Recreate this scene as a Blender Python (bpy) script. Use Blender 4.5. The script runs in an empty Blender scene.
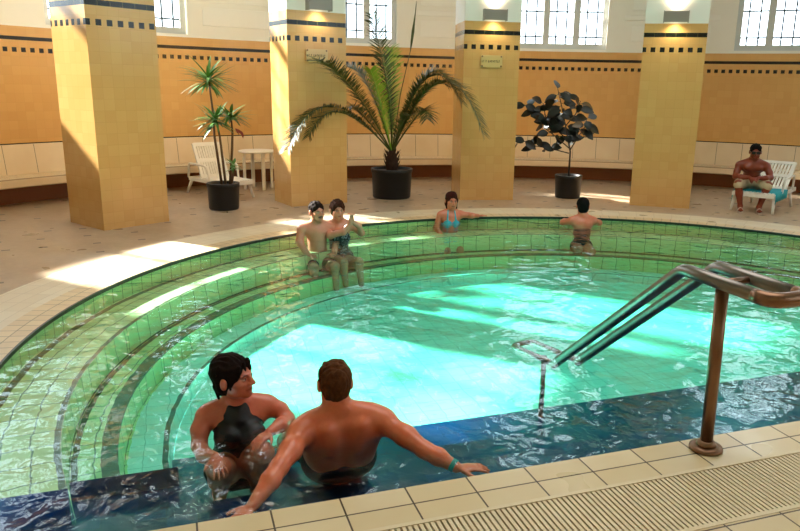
import bpy, math, random
import numpy as np
from mathutils import Vector, Matrix
PI = math.pi
scene = bpy.context.scene
COL = scene.collection

# ------------------------------------------------------------------ camera
F_PX, PITCH, ROLL, CXO, CAM_H = 727.58, 0.24306, 0.02159, 35.93, 1.75
cf = Vector((0, math.cos(PITCH), -math.sin(PITCH))); cu = Vector((0, math.sin(PITCH), math.cos(PITCH))); cr = Vector((1, 0, 0))
cr2 = cr*math.cos(ROLL) + cu*math.sin(ROLL); cu2 = cu*math.cos(ROLL) - cr*math.sin(ROLL)
cam_d = bpy.data.cameras.new('camera'); cam = bpy.data.objects.new('camera', cam_d); COL.objects.link(cam)
m = Matrix.Identity(4)
for i in range(3): m[i][0] = cr2[i]; m[i][1] = cu2[i]; m[i][2] = -cf[i]
m[2][3] = CAM_H
cam.matrix_world = m
cam_d.sensor_width = 36; cam_d.lens = F_PX*36/800; cam_d.shift_x = -CXO/800; cam_d.clip_start = 0.05
scene.camera = cam

# ------------------------------------------------------------------ colour management, sky, sun
vs = scene.view_settings
vs.view_transform = 'Standard'; vs.look = 'None'; vs.gamma = 1; vs.use_curve_mapping = False
vs.exposure = 0.22
w = bpy.data.worlds.new('sky'); scene.world = w; w.use_nodes = True
bgn = w.node_tree.nodes['Background']
bgn.inputs['Color'].default_value = (0.80, 0.91, 1.0, 1); bgn.inputs['Strength'].default_value = 5.5
SUN_AZ, SUN_EL = math.radians(-27), math.radians(33)
sl = bpy.data.lights.new('sun', 'SUN'); sl.energy = 38.0; sl.angle = math.radians(2.2); sl.color = (1.0, 0.95, 0.86)
so = bpy.data.objects.new('sun', sl); COL.objects.link(so)
sdv = Vector((math.cos(SUN_AZ)*math.cos(SUN_EL), math.sin(SUN_AZ)*math.cos(SUN_EL), -math.sin(SUN_EL)))
so.rotation_euler = sdv.to_track_quat('-Z', 'Y').to_euler(); so.location = (-8, 12, 9)
# added fill light under the middle of the ceiling, lifts the whole hall
al = bpy.data.lights.new('overhead_fill', 'AREA'); al.shape = 'DISK'; al.size = 6.0; al.energy = 205; al.color = (1.0, 0.96, 0.90)
ao = bpy.data.objects.new('overhead_fill', al); COL.objects.link(ao); ao.location = (1.734, 5.425, 6.80)
try:
    cy = scene.cycles
    cy.use_denoising = True; cy.max_bounces = 10; cy.transparent_max_bounces = 16; cy.caustics_reflective = False; cy.caustics_refractive = False
    cy.sample_clamp_indirect = 6
except Exception: pass

# ------------------------------------------------------------------ place frame
CX, CY = 1.734, 5.425           # centre of the round hall
C3 = Vector((CX, CY, 0))
R_POOL, R_WALL, H_CEIL = 4.60, 9.12, 6.9
YAW = 0.34639
EV = Vector((math.cos(YAW), math.sin(YAW), 0)); NV = Vector((-EV.y, EV.x, 0))
D0 = 2.7855                     # straight pool edge: P.NV = D0
def L(s, d, z=0.0): return EV*s + NV*(d + D0) + Vector((0, 0, z))
def pol(r, deg, z=0.0):
    a = math.radians(deg); return Vector((CX + r*math.cos(a), CY + r*math.sin(a), z))
def hx(h):
    h = h.lstrip('#'); c = [int(h[i:i+2], 16)/255 for i in (0, 2, 4)]
    return tuple((x/12.92 if x <= 0.04045 else ((x+0.055)/1.055)**2.4) for x in c) + (1,)

# ------------------------------------------------------------------ node helpers
class S:
    """a socket with arithmetic"""
    def __init__(s, nt, k): s.nt = nt; s.k = k
    def _m(s, op, *o):
        n = s.nt.nodes.new('ShaderNodeMath'); n.operation = op
        for i, v in enumerate((s,) + o):
            if isinstance(v, S): s.nt.links.new(v.k, n.inputs[i])
            else: n.inputs[i].default_value = v
        return S(s.nt, n.outputs[0])
    def __add__(s, o): return s._m('ADD', o)
    def __sub__(s, o): return s._m('SUBTRACT', o)
    def __mul__(s, o): return s._m('MULTIPLY', o)
    def __truediv__(s, o): return s._m('DIVIDE', o)
    def __gt__(s, o): return s._m('GREATER_THAN', o)
    def __lt__(s, o): return s._m('LESS_THAN', o)
    def floor(s): return s._m('FLOOR')
    def fract(s): return s._m('FRACT')
    def sqrt(s): return s._m('SQRT')
    def abs(s): return s._m('ABSOLUTE')
    def inv(s): return (s*-1.0) + 1.0
    def max(s, o): return s._m('MAXIMUM', o)
    def min(s, o): return s._m('MINIMUM', o)
def between(x, a, b): return (x > a)*(x < b)
class M:
    def __init__(s, name, rough=0.5, metal=0.0, spec=0.5, coat=0.0, **kw):
        s.m = bpy.data.materials.new(name); s.m.use_nodes = True; s.nt = s.m.node_tree
        s.b = s.nt.nodes['Principled BSDF']; s.out = s.nt.nodes['Material Output']
        s.b.inputs['Roughness'].default_value = rough; s.b.inputs['Metallic'].default_value = metal
        s.b.inputs['Specular IOR Level'].default_value = spec; s.b.inputs['Coat Weight'].default_value = coat
        s.b.inputs['Coat Roughness'].default_value = 0.08
    def n(s, t, **kw):
        x = s.nt.nodes.new(t)
        for k, v in kw.items(): setattr(x, k, v)
        return x
    def link(s, a, b): s.nt.links.new(a.k if isinstance(a, S) else a, b)
    def pos(s):
        g = s.n('ShaderNodeNewGeometry'); q = s.n('ShaderNodeSeparateXYZ'); s.nt.links.new(g.outputs['Position'], q.inputs[0])
        return [S(s.nt, q.outputs[i]) for i in range(3)]
    def objc(s):
        g = s.n('ShaderNodeTexCoord'); return g.outputs['Object']
    def uv(s):
        g = s.n('ShaderNodeUVMap'); q = s.n('ShaderNodeSeparateXYZ'); s.nt.links.new(g.outputs[0], q.inputs[0])
        return [S(s.nt, q.outputs[i]) for i in range(2)]
    def noise(s, scale, detail=2, vec=None, dist=0.0, rough=0.5):
        t = s.n('ShaderNodeTexNoise'); t.inputs['Scale'].default_value = scale; t.inputs['Detail'].default_value = detail
        t.inputs['Distortion'].default_value = dist; t.inputs['Roughness'].default_value = rough
        if vec is not None: s.link(vec, t.inputs['Vector'])
        elif True:
            g = s.n('ShaderNodeNewGeometry'); s.nt.links.new(g.outputs['Position'], t.inputs['Vector'])
        return S(s.nt, t.outputs[0])
    def comb(s, x, y, z=0.0):
        c = s.n('ShaderNodeCombineXYZ')
        for i, v in enumerate((x, y, z)):
            if isinstance(v, S): s.link(v, c.inputs[i])
            else: c.inputs[i].default_value = v
        return c.outputs[0]
    def rnd(s, x, y):
        t = s.n('ShaderNodeTexWhiteNoise'); t.noise_dimensions = '2D'; s.link(s.comb(x, y), t.inputs['Vector']); return S(s.nt, t.outputs['Value'])
    def atan2(s, y, x):
        n = s.n('ShaderNodeMath', operation='ARCTAN2'); s.link(y, n.inputs[0]); s.link(x, n.inputs[1]); return S(s.nt, n.outputs[0])
    def mix(s, f, a, b):
        n = s.n('ShaderNodeMix', data_type='RGBA')
        if isinstance(f, S): s.link(f, n.inputs[0])
        else: n.inputs[0].default_value = f
        for i, v in ((6, a), (7, b)):
            if isinstance(v, tuple): n.inputs[i].default_value = v
            else: s.link(v, n.inputs[i])
        return n.outputs[2]
    def col(s, c):
        if isinstance(c, tuple): s.b.inputs['Base Color'].default_value = c
        else: s.link(c, s.b.inputs['Base Color'])
        return s
    def bump(s, h, strength=0.3, dist=0.01):
        n = s.n('ShaderNodeBump'); n.inputs['Strength'].default_value = strength; n.inputs['Distance'].default_value = dist
        s.link(h, n.inputs['Height']); s.nt.links.new(n.outputs[0], s.b.inputs['Normal']); return s
    def grid(s, u, v, su, sv, mt):
        """tile joints (1 on the joint) and a random value per tile"""
        a = u/su; b = v/sv; fa = a.fract(); fb = b.fract()
        j = (((fa < mt/su) + (fb < mt/sv)).min(1.0))
        return j, s.rnd(a.floor(), b.floor())
def simple(name, c, rough=0.5, var=0.0, scale=8, **kw):
    k = M(name, rough, **kw); c = hx(c) if isinstance(c, str) else c
    if var:
        dk = tuple(x*(1-var) for x in c[:3]) + (1,)
        k.col(k.mix(k.noise(scale, 3), dk, c))
    else: k.col(c)
    return k.m

# ------------------------------------------------------------------ materials
def mat_pillar():
    k = M('yellow_glazed_tile_pillar', 0.22, spec=0.5); u, v = k.uv()
    j, rn = k.grid(u, v - 0.043, 0.1308, 0.1308, 0.004)
    base = k.mix(rn, hx('d6a766'), hx('ddb171'))
    base = k.mix(k.noise(1.7, 3)*0.6, base, hx('cc9a54'))
    base = k.mix(j*0.22, base, hx('a87a38'))
    stripe = between(v, 2.50, 2.562)
    fu = ((u + 0.05)/0.1308).fract()
    sq = between(v, 2.288, 2.356)*between(fu, 0.25, 0.77)
    dark = (stripe + sq).min(1.0)
    seg = ((u/0.15).fract() < 0.03)*stripe
    base = k.mix(dark, base, hx('0d1712')); base = k.mix(seg*0.5, base, hx('9a8a55'))
    up = v > 2.69
    base = k.mix(up, base, hx('eeeae0'))
    k.col(base)
    r = (up*0.5) + 0.2; k.link(r, k.b.inputs['Roughness'])
    k.bump(j.inv()*up.inv(), 0.12, 0.003); return k.m
def mat_walltile():
    k = M('amber_glazed_wall_tile', 0.25); u, v = k.uv()
    j, rn = k.grid(u, v - 0.02, 0.1245, 0.1245, 0.004)
    base = k.mix(rn, hx('d8a563'), hx('dfae6c'))
    base = k.mix(k.noise(0.9, 3)*0.6, base, hx('d0a364')); base = k.mix(j*0.18, base, hx('b08850'))
    fu = (u/0.1245).fract()
    dark = (between(v, 2.235, 2.285) + between(v, 2.075, 2.137)*between(fu, 0.25, 0.76) + between(v, 0.80, 0.83)).min(1.0)
    base = k.mix(dark, base, hx('110f0b')); k.col(base); k.bump(j.inv(), 0.1, 0.003); return k.m
def mat_floor():
    k = M('pool_deck_tiles', 0.42); x, y, z = k.pos()
    rx = x - CX; ry = y - CY; r = (rx*rx + ry*ry).sqrt(); th = k.atan2(ry, rx)
    s = x*EV.x + y*EV.y; d = x*NV.x + y*NV.y - D0
    # mosaic hall floor
    n1 = k.noise(1.3, 4); n2 = k.noise(14, 3)
    base = k.mix(n1, hx('9a7f64'), hx('bfa588')); base = k.mix(n2*0.5, base, hx('d6c4ac'))
    jf, rf = k.grid(x*0.8 + y*0.6, y*0.8 - x*0.6, 0.05, 0.05, 0.004)
    base = k.mix(rf*0.25, base, hx('9c866c'))
    a = (x*0.86 + y*0.5)/0.46; b = (y*0.86 - x*0.5)/0.46
    rr = k.rnd(a.floor(), b.floor()); fa = (a.fract() - 0.5 + (rr - 0.5)*0.35).abs(); fb = (b.fract() - 0.5).abs()
    spot = (fa < 0.085)*(fb < 0.06)*(rr > 0.12)
    base = k.mix(spot*0.8, base, hx('2a2018'))
    # outer pale ring
    jo, ro = k.grid(th*5.0, r, 0.24, 0.12, 0.006)
    ring2 = k.mix(ro, hx('e0cfb2'), hx('e9dbc0')); ring2 = k.mix(jo*0.35, ring2, hx('8f7350'))
    ji, ri = k.grid(th*4.6, r - 0.04, 0.115, 0.12, 0.007)
    ring1 = k.mix(ri, hx('d8bd92'), hx('e2ca9f')); ring1 = k.mix(ji*0.8, ring1, hx('6f5333'))
    base = k.mix(r < 5.32, base, ring2); base = k.mix(r < 4.84, base, ring1)
    # straight coping
    L0 = 0.29514
    jc, rc = k.grid(s + 0.0057 + L0*20 + 0.004, d + 2.76, L0, 0.138, 0.008)
    cop = k.mix(rc, hx('dcc79c'), hx('e6d4ae')); cop = k.mix(k.noise(5, 3)*0.5, cop, hx('cfae78')); cop = k.mix(jc, cop, hx('4a3218'))
    base = k.mix(d < 0.0, base, cop)
    k.col(base); k.bump(jc.inv()*(d < 0.0) + (d > 0.0), 0.3, 0.004)
    rgh = k.noise(2.5, 2)*0.3 + 0.18; k.link(rgh, k.b.inputs['Roughness'])
    return k.m
def wob(k, x, y):
    wx = (k.noise(5.5, 2, dist=0.4) - 0.5)*0.06
    g = k.n('ShaderNodeNewGeometry'); mp = k.n('ShaderNodeMapping'); mp.inputs['Location'].default_value = (7, 3, 0); k.nt.links.new(g.outputs['Position'], mp.inputs[0])
    wy = (k.noise(5.5, 2, vec=mp.outputs[0], dist=0.4) - 0.5)*0.06
    return x + wx, y + wy
def mat_basin():
    k = M('pale_green_pool_tile', 0.35); x0, y0, z = k.pos(); x, y = wob(k, x0, y0)
    rx = x - CX; ry = y - CY; r = (rx*rx + ry*ry).sqrt(); th = k.atan2(ry, rx)
    jf, rf = k.grid(x*EV.x + y*EV.y, y*EV.x - x*EV.y, 0.15, 0.15, 0.006)
    jt, rt = k.grid(th*4.4, r + 0.04, 0.20, 0.145, 0.009)
    tread = r > 3.86
    ng = k.n('ShaderNodeNewGeometry'); nq = k.n('ShaderNodeSeparateXYZ'); k.nt.links.new(ng.outputs['True Normal'], nq.inputs[0]); horiz = S(k.nt, nq.outputs[2]).abs() > 0.5
    tv = (th*4.4/0.20).fract() < 0.045
    jt = jt*horiz + tv*horiz.inv()
    j = k.mix(tread, k.comb(jf*0.35, jf*0.35, jf*0.35), k.comb(jt*0.75, jt*0.75, jt*0.75))
    sj = k.n('ShaderNodeSeparateXYZ'); k.link(j, sj.inputs[0]); j = S(k.nt, sj.outputs[0])
    base = k.mix(rf, hx('e8f2ec'), hx('f4f8f2')); base = k.mix(tread, base, k.mix(rt, hx('cfdc9c'), hx('dde6b0')))
    base = k.mix(j, base, hx('1d4a38'))
    rr0 = ((x0 - CX)*(x0 - CX) + (y0 - CY)*(y0 - CY)).sqrt()
    wr = (r - rr0)*0.5 + rr0
    nose = (between(z, -0.395, -0.365))*horiz.inv()*(rr0 < 4.5) + (between(wr, 4.175, 4.205)*(z > -0.19) + between(wr, 4.11, 4.145)*between(z, -0.39, -0.37) + between(wr, 3.895, 3.99)*between(z, -0.40, -0.37) + between(wr, 3.625, 3.66)*(z > -0.57) + between(wr, 4.54, 4.59)*between(z, -0.18, -0.165))*horiz
    base = k.mix(nose.min(1.0)*0.92, base, hx('0b241c'))
    rw = (rr0 > 4.595)*(z > -0.167); tj = (k.atan2(y0 - CY, x0 - CX)*4.6/0.145).fract()
    base = k.mix(rw, base, k.mix((tj < 0.06)*0.7, hx('a9dc94'), hx('1d4a38')))
    k.col(base); return k.m
def mat_navy_shade():  # shade over the near water, painted in as navy tile colour
    k = M('navy_shade_tile', 0.3); x, y, z = k.pos()
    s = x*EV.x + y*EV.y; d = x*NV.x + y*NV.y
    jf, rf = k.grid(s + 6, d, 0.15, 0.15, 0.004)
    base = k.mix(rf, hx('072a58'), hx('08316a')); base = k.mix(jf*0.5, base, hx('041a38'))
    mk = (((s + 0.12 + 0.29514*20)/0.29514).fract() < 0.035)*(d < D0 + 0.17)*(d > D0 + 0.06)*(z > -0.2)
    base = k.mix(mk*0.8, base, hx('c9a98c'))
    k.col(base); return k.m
def mat_water():
    k = M('pool_water'); k.nt.nodes.remove(k.b)
    gl = k.n('ShaderNodeBsdfGlossy'); gl.inputs['Roughness'].default_value = 0.02
    tr = k.n('ShaderNodeBsdfTransparent'); mx = k.n('ShaderNodeMixShader')
    h = k.noise(1.9, 2, dist=0.8)*1.0 + k.noise(6.5, 2, dist=0.5)*0.44 + k.noise(21, 1)*0.02
    bp = k.n('ShaderNodeBump'); bp.inputs['Strength'].default_value = 1.0; bp.inputs['Distance'].default_value = 0.040
    k.link(h, bp.inputs['Height'])
    k.nt.links.new(bp.outputs[0], gl.inputs['Normal'])
    ge = k.n('ShaderNodeNewGeometry'); dt = k.n('ShaderNodeVectorMath', operation='DOT_PRODUCT')
    k.nt.links.new(ge.outputs['Incoming'], dt.inputs[0]); k.nt.links.new(bp.outputs[0], dt.inputs[1])
    cs = S(k.nt, dt.outputs['Value']).abs().min(1.0); fres = cs.inv()._m('POWER', 5.0)*0.98 + 0.02
    k.link(fres, mx.inputs[0]); k.nt.links.new(tr.outputs[0], mx.inputs[1]); k.nt.links.new(gl.outputs[0], mx.inputs[2])
    k.nt.links.new(mx.outputs[0], k.out.inputs['Surface'])
    va = k.n('ShaderNodeVolumeAbsorption'); va.inputs['Color'].default_value = (0.16, 0.90, 0.79, 1); va.inputs['Density'].default_value = 1.0
    k.nt.links.new(va.outputs[0], k.out.inputs['Volume']); return k.m
def mat_glass():
    k = M('window_glass'); k.nt.nodes.remove(k.b)
    gl = k.n('ShaderNodeBsdfGlossy'); gl.inputs['Roughness'].default_value = 0.02; tr = k.n('ShaderNodeBsdfTransparent'); tr.inputs[0].default_value = (0.93, 0.97, 0.98, 1)
    mx = k.n('ShaderNodeMixShader'); mx.inputs[0].default_value = 0.06
    k.nt.links.new(tr.outputs[0], mx.inputs[1]); k.nt.links.new(gl.outputs[0], mx.inputs[2]); k.nt.links.new(mx.outputs[0], k.out.inputs['Surface']); return k.m
def mat_emit(name, c, st):
    k = M(name); k.nt.nodes.remove(k.b); e = k.n('ShaderNodeEmission'); e.inputs[0].default_value = c; e.inputs[1].default_value = st
    k.nt.links.new(e.outputs[0], k.out.inputs['Surface']); return k.m
def mat_bench():
    k = M('cream_stone_bench', 0.4); u, v = k.uv()
    j = ((u/0.447).fract() < 0.018)
    base = k.mix(k.noise(2.2, 4), hx('d9bd94'), hx('eddcbe')); base = k.mix(j*between(v, 0.41, 0.81)*0.85, base, hx('5a4630'))
    base = k.mix(between(v, 0.385, 0.40)*0.7, base, hx('7a5c3a')); k.col(base); return k.m
def mat_skin(name, c, red):
    k = M(name, 0.33, spec=0.5); n = k.noise(16, 3); n2 = k.noise(60, 2)
    b = k.mix(n*0.6, hx(c), hx(red)); b = k.mix(n2*0.15, b, hx('7a3a22'))
    at = k.n('ShaderNodeAttribute'); at.attribute_name = 'mark'
    sp = k.n('ShaderNodeSeparateColor'); k.nt.links.new(at.outputs['Color'], sp.inputs[0])
    b = k.mix(S(k.nt, sp.outputs[0]), b, hx('a0382e')); b = k.mix(S(k.nt, sp.outputs[1]), b, hx('2a1510')); b = k.mix(S(k.nt, sp.outputs[2]), b, hx('e8ddd4'))
    k.col(b); k.bump(n2, 0.15, 0.002)
    k.b.inputs['Subsurface Weight'].default_value = 0.08; k.b.inputs['Subsurface Radius'].default_value = (0.02, 0.007, 0.004); k.b.inputs['Subsurface Scale'].default_value = 0.5
    return k.m
def mat_hair(name, a, b):
    k = M(name, 0.8, spec=0.12)
    k.col(k.mix(k.noise(55, 3), hx(a), hx(b))); k.bump(k.noise(120, 2), 0.5, 0.004); return k.m
def mat_leaf(name, a, b, rough=0.4):
    k = M(name, rough); k.col(k.mix(k.noise(6, 3), hx(a), hx(b))); k.b.inputs['Transmission Weight'].default_value = 0.0
    return k.m

MT = dict(pillar=mat_pillar(), wtile=mat_walltile(), floor=mat_floor(), basin=mat_basin(), navy=mat_navy_shade(), water=mat_water(), glass=mat_glass(), bench=mat_bench(),
    plaster=simple('cream_plaster', 'f0ebe0', 0.7, 0.04, 3), white_wall=simple('white_painted_wall', 'f3efe6', 0.7, 0.04, 3),
    frame=simple('grey_white_window_paint', 'c9cbc8', 0.5), lead=simple('window_lead', '3d4a52', 0.5),
    brown=simple('brown_plinth_tile', '94582c', 0.45, 0.25, 4),
    plastic=simple('white_plastic', 'ece8dc', 0.38), pot=simple('black_plastic_pot', '0c0c0d', 0.45), soil=simple('potting_soil', '3a2a1c', 0.9, 0.4, 30),
    steel=M('brushed_handrail_steel', 0.33, metal=0.9).col(hx('827b74')).m, chrome=simple('sconce_metal', '918d84', 0.4, metal=0.45),
    bronze=simple('bronze_post_metal', '8d6a52', 0.33, 0.2, 6, metal=0.85),
    lamp=mat_emit('lamp_glow', (1.0, 0.86, 0.6, 1), 6.0), fill_glow=mat_emit('fill_disc_glow', (0.9, 0.96, 1.0, 1), 0.7),  # the overhead disc is an added fill glow
    grate=simple('cream_grate_plastic', 'e6d2ac', 0.5, 0.12, 5), channel=simple('drain_channel', '6b4a2c', 0.8),
    navy_black=simple('black_swim_fabric', '0b0b0f', 0.55), teal=simple('turquoise_cloth', '1fa7b4', 0.8, 0.2, 20), tealb=simple('turquoise_bikini', '1f9fb5', 0.5),
    trunk=simple('dark_trunks', '101820', 0.6), shorts=simple('beige_shorts_cloth', 'cdbb96', 0.8, 0.25, 12),
    palm=mat_leaf('palm_leaf', '26300f', '4c5a1c'), palm_pale=mat_leaf('pale_palm_leaf', '5c8a1c', '9ec83a'), rach=simple('palm_rachis', '6c7a34', 0.5), bark=simple('fibrous_bark', '4a2f1c', 0.9, 0.5, 30),  # some fronds get a paler yellow-green
    drac=mat_leaf('cane_plant_leaf', '2c5a20', '5d8a38'), cane=simple('cane_stem', '6a4d33', 0.8, 0.3, 20), redleaf=simple('reddish_leaf', '8a3a34', 0.5),
    rubber=mat_leaf('rubber_leaf', '080d08', '131d11', 0.42), rstem=simple('rubber_stem', '3a2c20', 0.7),
    signg=None, dark=simple('dark_lettering', '16130f', 0.5), black=simple('black_plastic', '0a0a0a', 0.3), band=simple('teal_wristband', '1c9c94', 0.4), sandal=simple('pale_sandal', 'd9c3b0', 0.6),
    foliage=simple('garden_foliage', '4f8a48', 0.8, 0.5, 3), trunkw=simple('tree_trunk_bark', '5a4636', 0.9, 0.3, 8), grass=simple('garden_ground', '6d7f5a', 0.9, 0.3, 1))
MT['signg'] = simple('sign_acrylic', 'd6b878', 0.15)
SK1 = mat_skin('skin_tanned_back', 'e98a60', 'dc5230'); SK2 = mat_skin('skin_flushed', 'e08c6c', 'd44c36')
SK3 = mat_skin('skin_pink', 'dc9c80', 'c87258'); SK4 = mat_skin('skin_sunburnt', '8a3a1c', '6a2410')

# ------------------------------------------------------------------ mesh buffer
class MB:
    def __init__(s): s.v = []; s.f = []; s.uv = []; s.mi = []; s.smooth = []
    def add(s, vs_, fs_, uvs=None, mi=0, smooth=False):
        o = len(s.v); s.v += [Vector(v) for v in vs_]
        for i, f in enumerate(fs_):
            s.f.append([a + o for a in f]); s.uv.append(uvs[i] if uvs else None); s.mi.append(mi); s.smooth.append(smooth)
        return s
    def quad(s, a, b, c, d, uv=None, mi=0): return s.add([a, b, c, d], [(0, 1, 2, 3)], [uv] if uv else None, mi)
    def box(s, c, ax, ay, az, mi=0):
        """box about centre c, half-axes as vectors"""
        c = Vector(c); ax, ay, az = Vector(ax), Vector(ay), Vector(az)
        if ax.cross(ay).dot(az) < 0: ax = -ax
        p = [c + ax*i + ay*j + az*k for k in (-1, 1) for j in (-1, 1) for i in (-1, 1)]
        return s.add(p, [(0, 2, 3, 1), (4, 5, 7, 6), (0, 1, 5, 4), (2, 6, 7, 3), (0, 4, 6, 2), (1, 3, 7, 5)], None, mi)
    def tube(s, pts, rad, n=10, caps=True, mi=0):
        pts = [Vector(p) for p in pts]; m_ = len(pts)
        if not hasattr(rad, '__len__'): rad = [rad]*m_
        vs_ = []; up = None
        for i, p in enumerate(pts):
            t = (pts[min(i+1, m_-1)] - pts[max(i-1, 0)]).normalized()
            if up is None: up = t.orthogonal().normalized()
            up = (up - t*up.dot(t)).normalized(); b = t.cross(up)
            for k in range(n):
                a = 2*PI*k/n; vs_.append(p + (up*math.cos(a) + b*math.sin(a))*rad[i])
        fs_ = [(i*n + k, i*n + (k+1) % n, (i+1)*n + (k+1) % n, (i+1)*n + k) for i in range(m_-1) for k in range(n)]
        if caps: fs_ += [tuple(range(n))[::-1], tuple((m_-1)*n + k for k in range(n))]
        return s.add(vs_, fs_, None, mi, True)
    def lathe(s, prof, c, n=32, mi=0, smooth=True):
        c = Vector(c); vs_ = []
        for (r, z) in prof:
            for k in range(n): a = 2*PI*k/n; vs_.append(c + Vector((r*math.cos(a), r*math.sin(a), z)))
        fs_ = [(i*n + k, i*n + (k+1) % n, (i+1)*n + (k+1) % n, (i+1)*n + k) for i in range(len(prof)-1) for k in range(n)]
        return s.add(vs_, fs_, None, mi, smooth)
    def arc(s, prof, a0, a1, step=1.0, mi=0, uvscale=True, flip=False, closed=False):
        """profile of (r, z, v) swept about the hall's centre"""
        n = max(1, int(math.ceil(abs(a1 - a0)/step))); vs_ = []; m_ = len(prof)
        for i in range(n+1):
            t = a0 + (a1 - a0)*i/n
            for p in prof: vs_.append(pol(p[0], t, p[1]))
        fs_, uvs = [], []
        for i in range(n):
            for k in range(m_ if closed else m_-1):
                k2 = (k+1) % m_; f = (i*m_ + k, i*m_ + k2, (i+1)*m_ + k2, (i+1)*m_ + k)
                ua = math.radians(a0 + (a1-a0)*i/n)*R_WALL; ub = math.radians(a0 + (a1-a0)*(i+1)/n)*R_WALL
                va, vb = prof[k][2] if len(prof[k]) > 2 else prof[k][1], prof[k2][2] if len(prof[k2]) > 2 else prof[k2][1]
                fs_.append(f if not flip else f[::-1]); q = [(ua, va), (ua, vb), (ub, vb), (ub, va)]; uvs.append(q if not flip else q[::-1])
        if closed: fs_ += [tuple(range(m_)), tuple(n*m_ + k for k in range(m_))[::-1]]; uvs += [[(0, 0)]*m_]*2
        return s.add(vs_, fs_, uvs, mi)
WLOC = {}
def setp(o, label=None, cat=None, group=None, kind=None):
    if label: o['label'] = label
    if cat: o['category'] = cat
    if group: o['group'] = group
    if kind: o['kind'] = kind
    return o
def thing(name, loc, label, cat, group=None):
    o = bpy.data.objects.new(name, None); COL.objects.link(o); o.location = loc; o.empty_display_size = 0.1
    WLOC[o.name] = Vector(loc); return setp(o, label, cat, group)
def mk(name, mb, mats, parent=None, origin=None, bevel=0, smooth_angle=None):
    """link a mesh buffer as one object; vertices are given in world coordinates"""
    me = bpy.data.meshes.new(name)
    og = WLOC[parent.name] if parent else (Vector(origin) if origin is not None else Vector((0, 0, 0)))
    me.from_pydata([tuple(v - og) for v in mb.v], [], mb.f); me.validate(clean_customdata=False)
    if len(me.polygons) == len(mb.f):
        if any(mb.uv):
            ul = me.uv_layers.new(name='UVMap'); li = 0
            for f, u in zip(mb.f, mb.uv):
                for k in range(len(f)): ul.data[li].uv = u[k] if u else (0, 0); li += 1
        me.polygons.foreach_set('material_index', mb.mi); me.polygons.foreach_set('use_smooth', mb.smooth)
    for mt in (mats if isinstance(mats, (list, tuple)) else [mats]): me.materials.append(mt)
    o = bpy.data.objects.new(name, me); COL.objects.link(o)
    if parent: o.parent = parent
    else: o.location = og
    WLOC[o.name] = og if not parent else og
    if bevel:
        b = o.modifiers.new('bevel', 'BEVEL'); b.width = bevel; b.segments = 2; b.limit_method = 'ANGLE'
    me.update(); return o
def struct(name, mb, mats, parent=None, **kw): return setp(mk(name, mb, mats, parent, **kw), kind='structure')

# ================================================================== THE SETTING
def circ_s(d):   # half-chord of the pool circle at distance d from the straight edge
    return math.sqrt(max(0.0, R_POOL**2 - (d - 1.7282)**2))
SC = 3.4729
def in_edge(deg, dl):   # radius from centre at which the ray reaches line d=dl (or the pool rim)
    a = math.radians(deg); dv = Vector((math.cos(a), math.sin(a), 0)).dot(NV)
    if dv < -1e-6: return min(R_POOL, (dl - 1.7282)/dv)
    return R_POOL
# floor: round deck with the pool cut out
mb = MB(); N = 360; GD0, GD1 = -0.262, -0.672
for i in range(N):
    a, b = 360*i/N, 360*(i+1)/N
    mb.quad(pol(in_edge(a, GD1), a), pol(9.3, a), pol(9.3, b), pol(in_edge(b, GD1), b))
ns = 40
for (da, db) in ((0.0, GD0),):
    for k in range(4):
        d1 = da + (db-da)*k/4; d2 = da + (db-da)*(k+1)/4; h1, h2 = circ_s(d1), circ_s(d2)
        for i in range(ns):
            t1, t2 = -1 + 2*i/ns, -1 + 2*(i+1)/ns
            mb.quad(L(SC + h1*t1, d1), L(SC + h1*t2, d1), L(SC + h2*t2, d2), L(SC + h2*t1, d2))
struct('floor', mb, MT['floor'])
# drain channel under the grate
mb = MB(); h1 = circ_s(GD0); h2 = circ_s(GD1)
a, b, c_, d_ = L(SC-h1, GD0), L(SC+h1, GD0), L(SC+h2, GD1), L(SC-h2, GD1); dz = Vector((0, 0, -0.12))
mb.quad(a+dz, b+dz, c_+dz, d_+dz); mb.quad(a, b, b+dz, a+dz); mb.quad(c_, d_, d_+dz, c_+dz); mb.quad(a, a+dz, d_+dz, d_); mb.quad(b, c_, c_+dz, b+dz)
struct('trim_1', mb, MT['channel'])
# pool basin
def bisect(mb, dl, keep_far=True):
    """keep the part of the buffer with d >= dl"""
    out = MB()
    def dd(v): return v.dot(NV) - D0 - dl
    for f, mi in zip(mb.f, mb.mi):
        P = [mb.v[i] for i in f]; Q = []
        for i in range(len(P)):
            p, q = P[i], P[(i+1) % len(P)]; a, b = dd(p), dd(q)
            if a >= 0: Q.append(p)
            if (a >= 0) != (b >= 0): Q.append(p + (q - p)*(a/(a - b)))
        if len(Q) >= 3: out.add(Q, [tuple(range(len(Q)))], None, mi)
    return out
def join(*ms):
    o = MB()
    for m_ in ms: o.add(m_.v, m_.f, None, 0); 
    return o
rim = bisect(MB().arc([(4.6, 0.0), (4.6, -0.17)], 0, 360, 1.5), 0.0)
t1 = bisect(MB().arc([(4.6, -0.17), (4.17, -0.17), (4.15, -0.38)], 0, 360, 1.5), 0.75)
t2 = bisect(MB().arc([(4.15, -0.38), (3.90, -0.38), (3.88, -0.55), (3.62, -0.55), (3.6, -0.65)], 0, 360, 1.5), 1.2)
fl = bisect(MB().arc([(3.6, -0.65), (2.4, -0.65), (1.2, -0.65), (0.001, -0.65)], 0, 360, 3), 1.2)
struct('floor_pool', join(rim, t1, t2, fl), MT['basin'])
mb = MB(); S0, S1 = SC - 4.6, SC + 4.6
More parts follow.
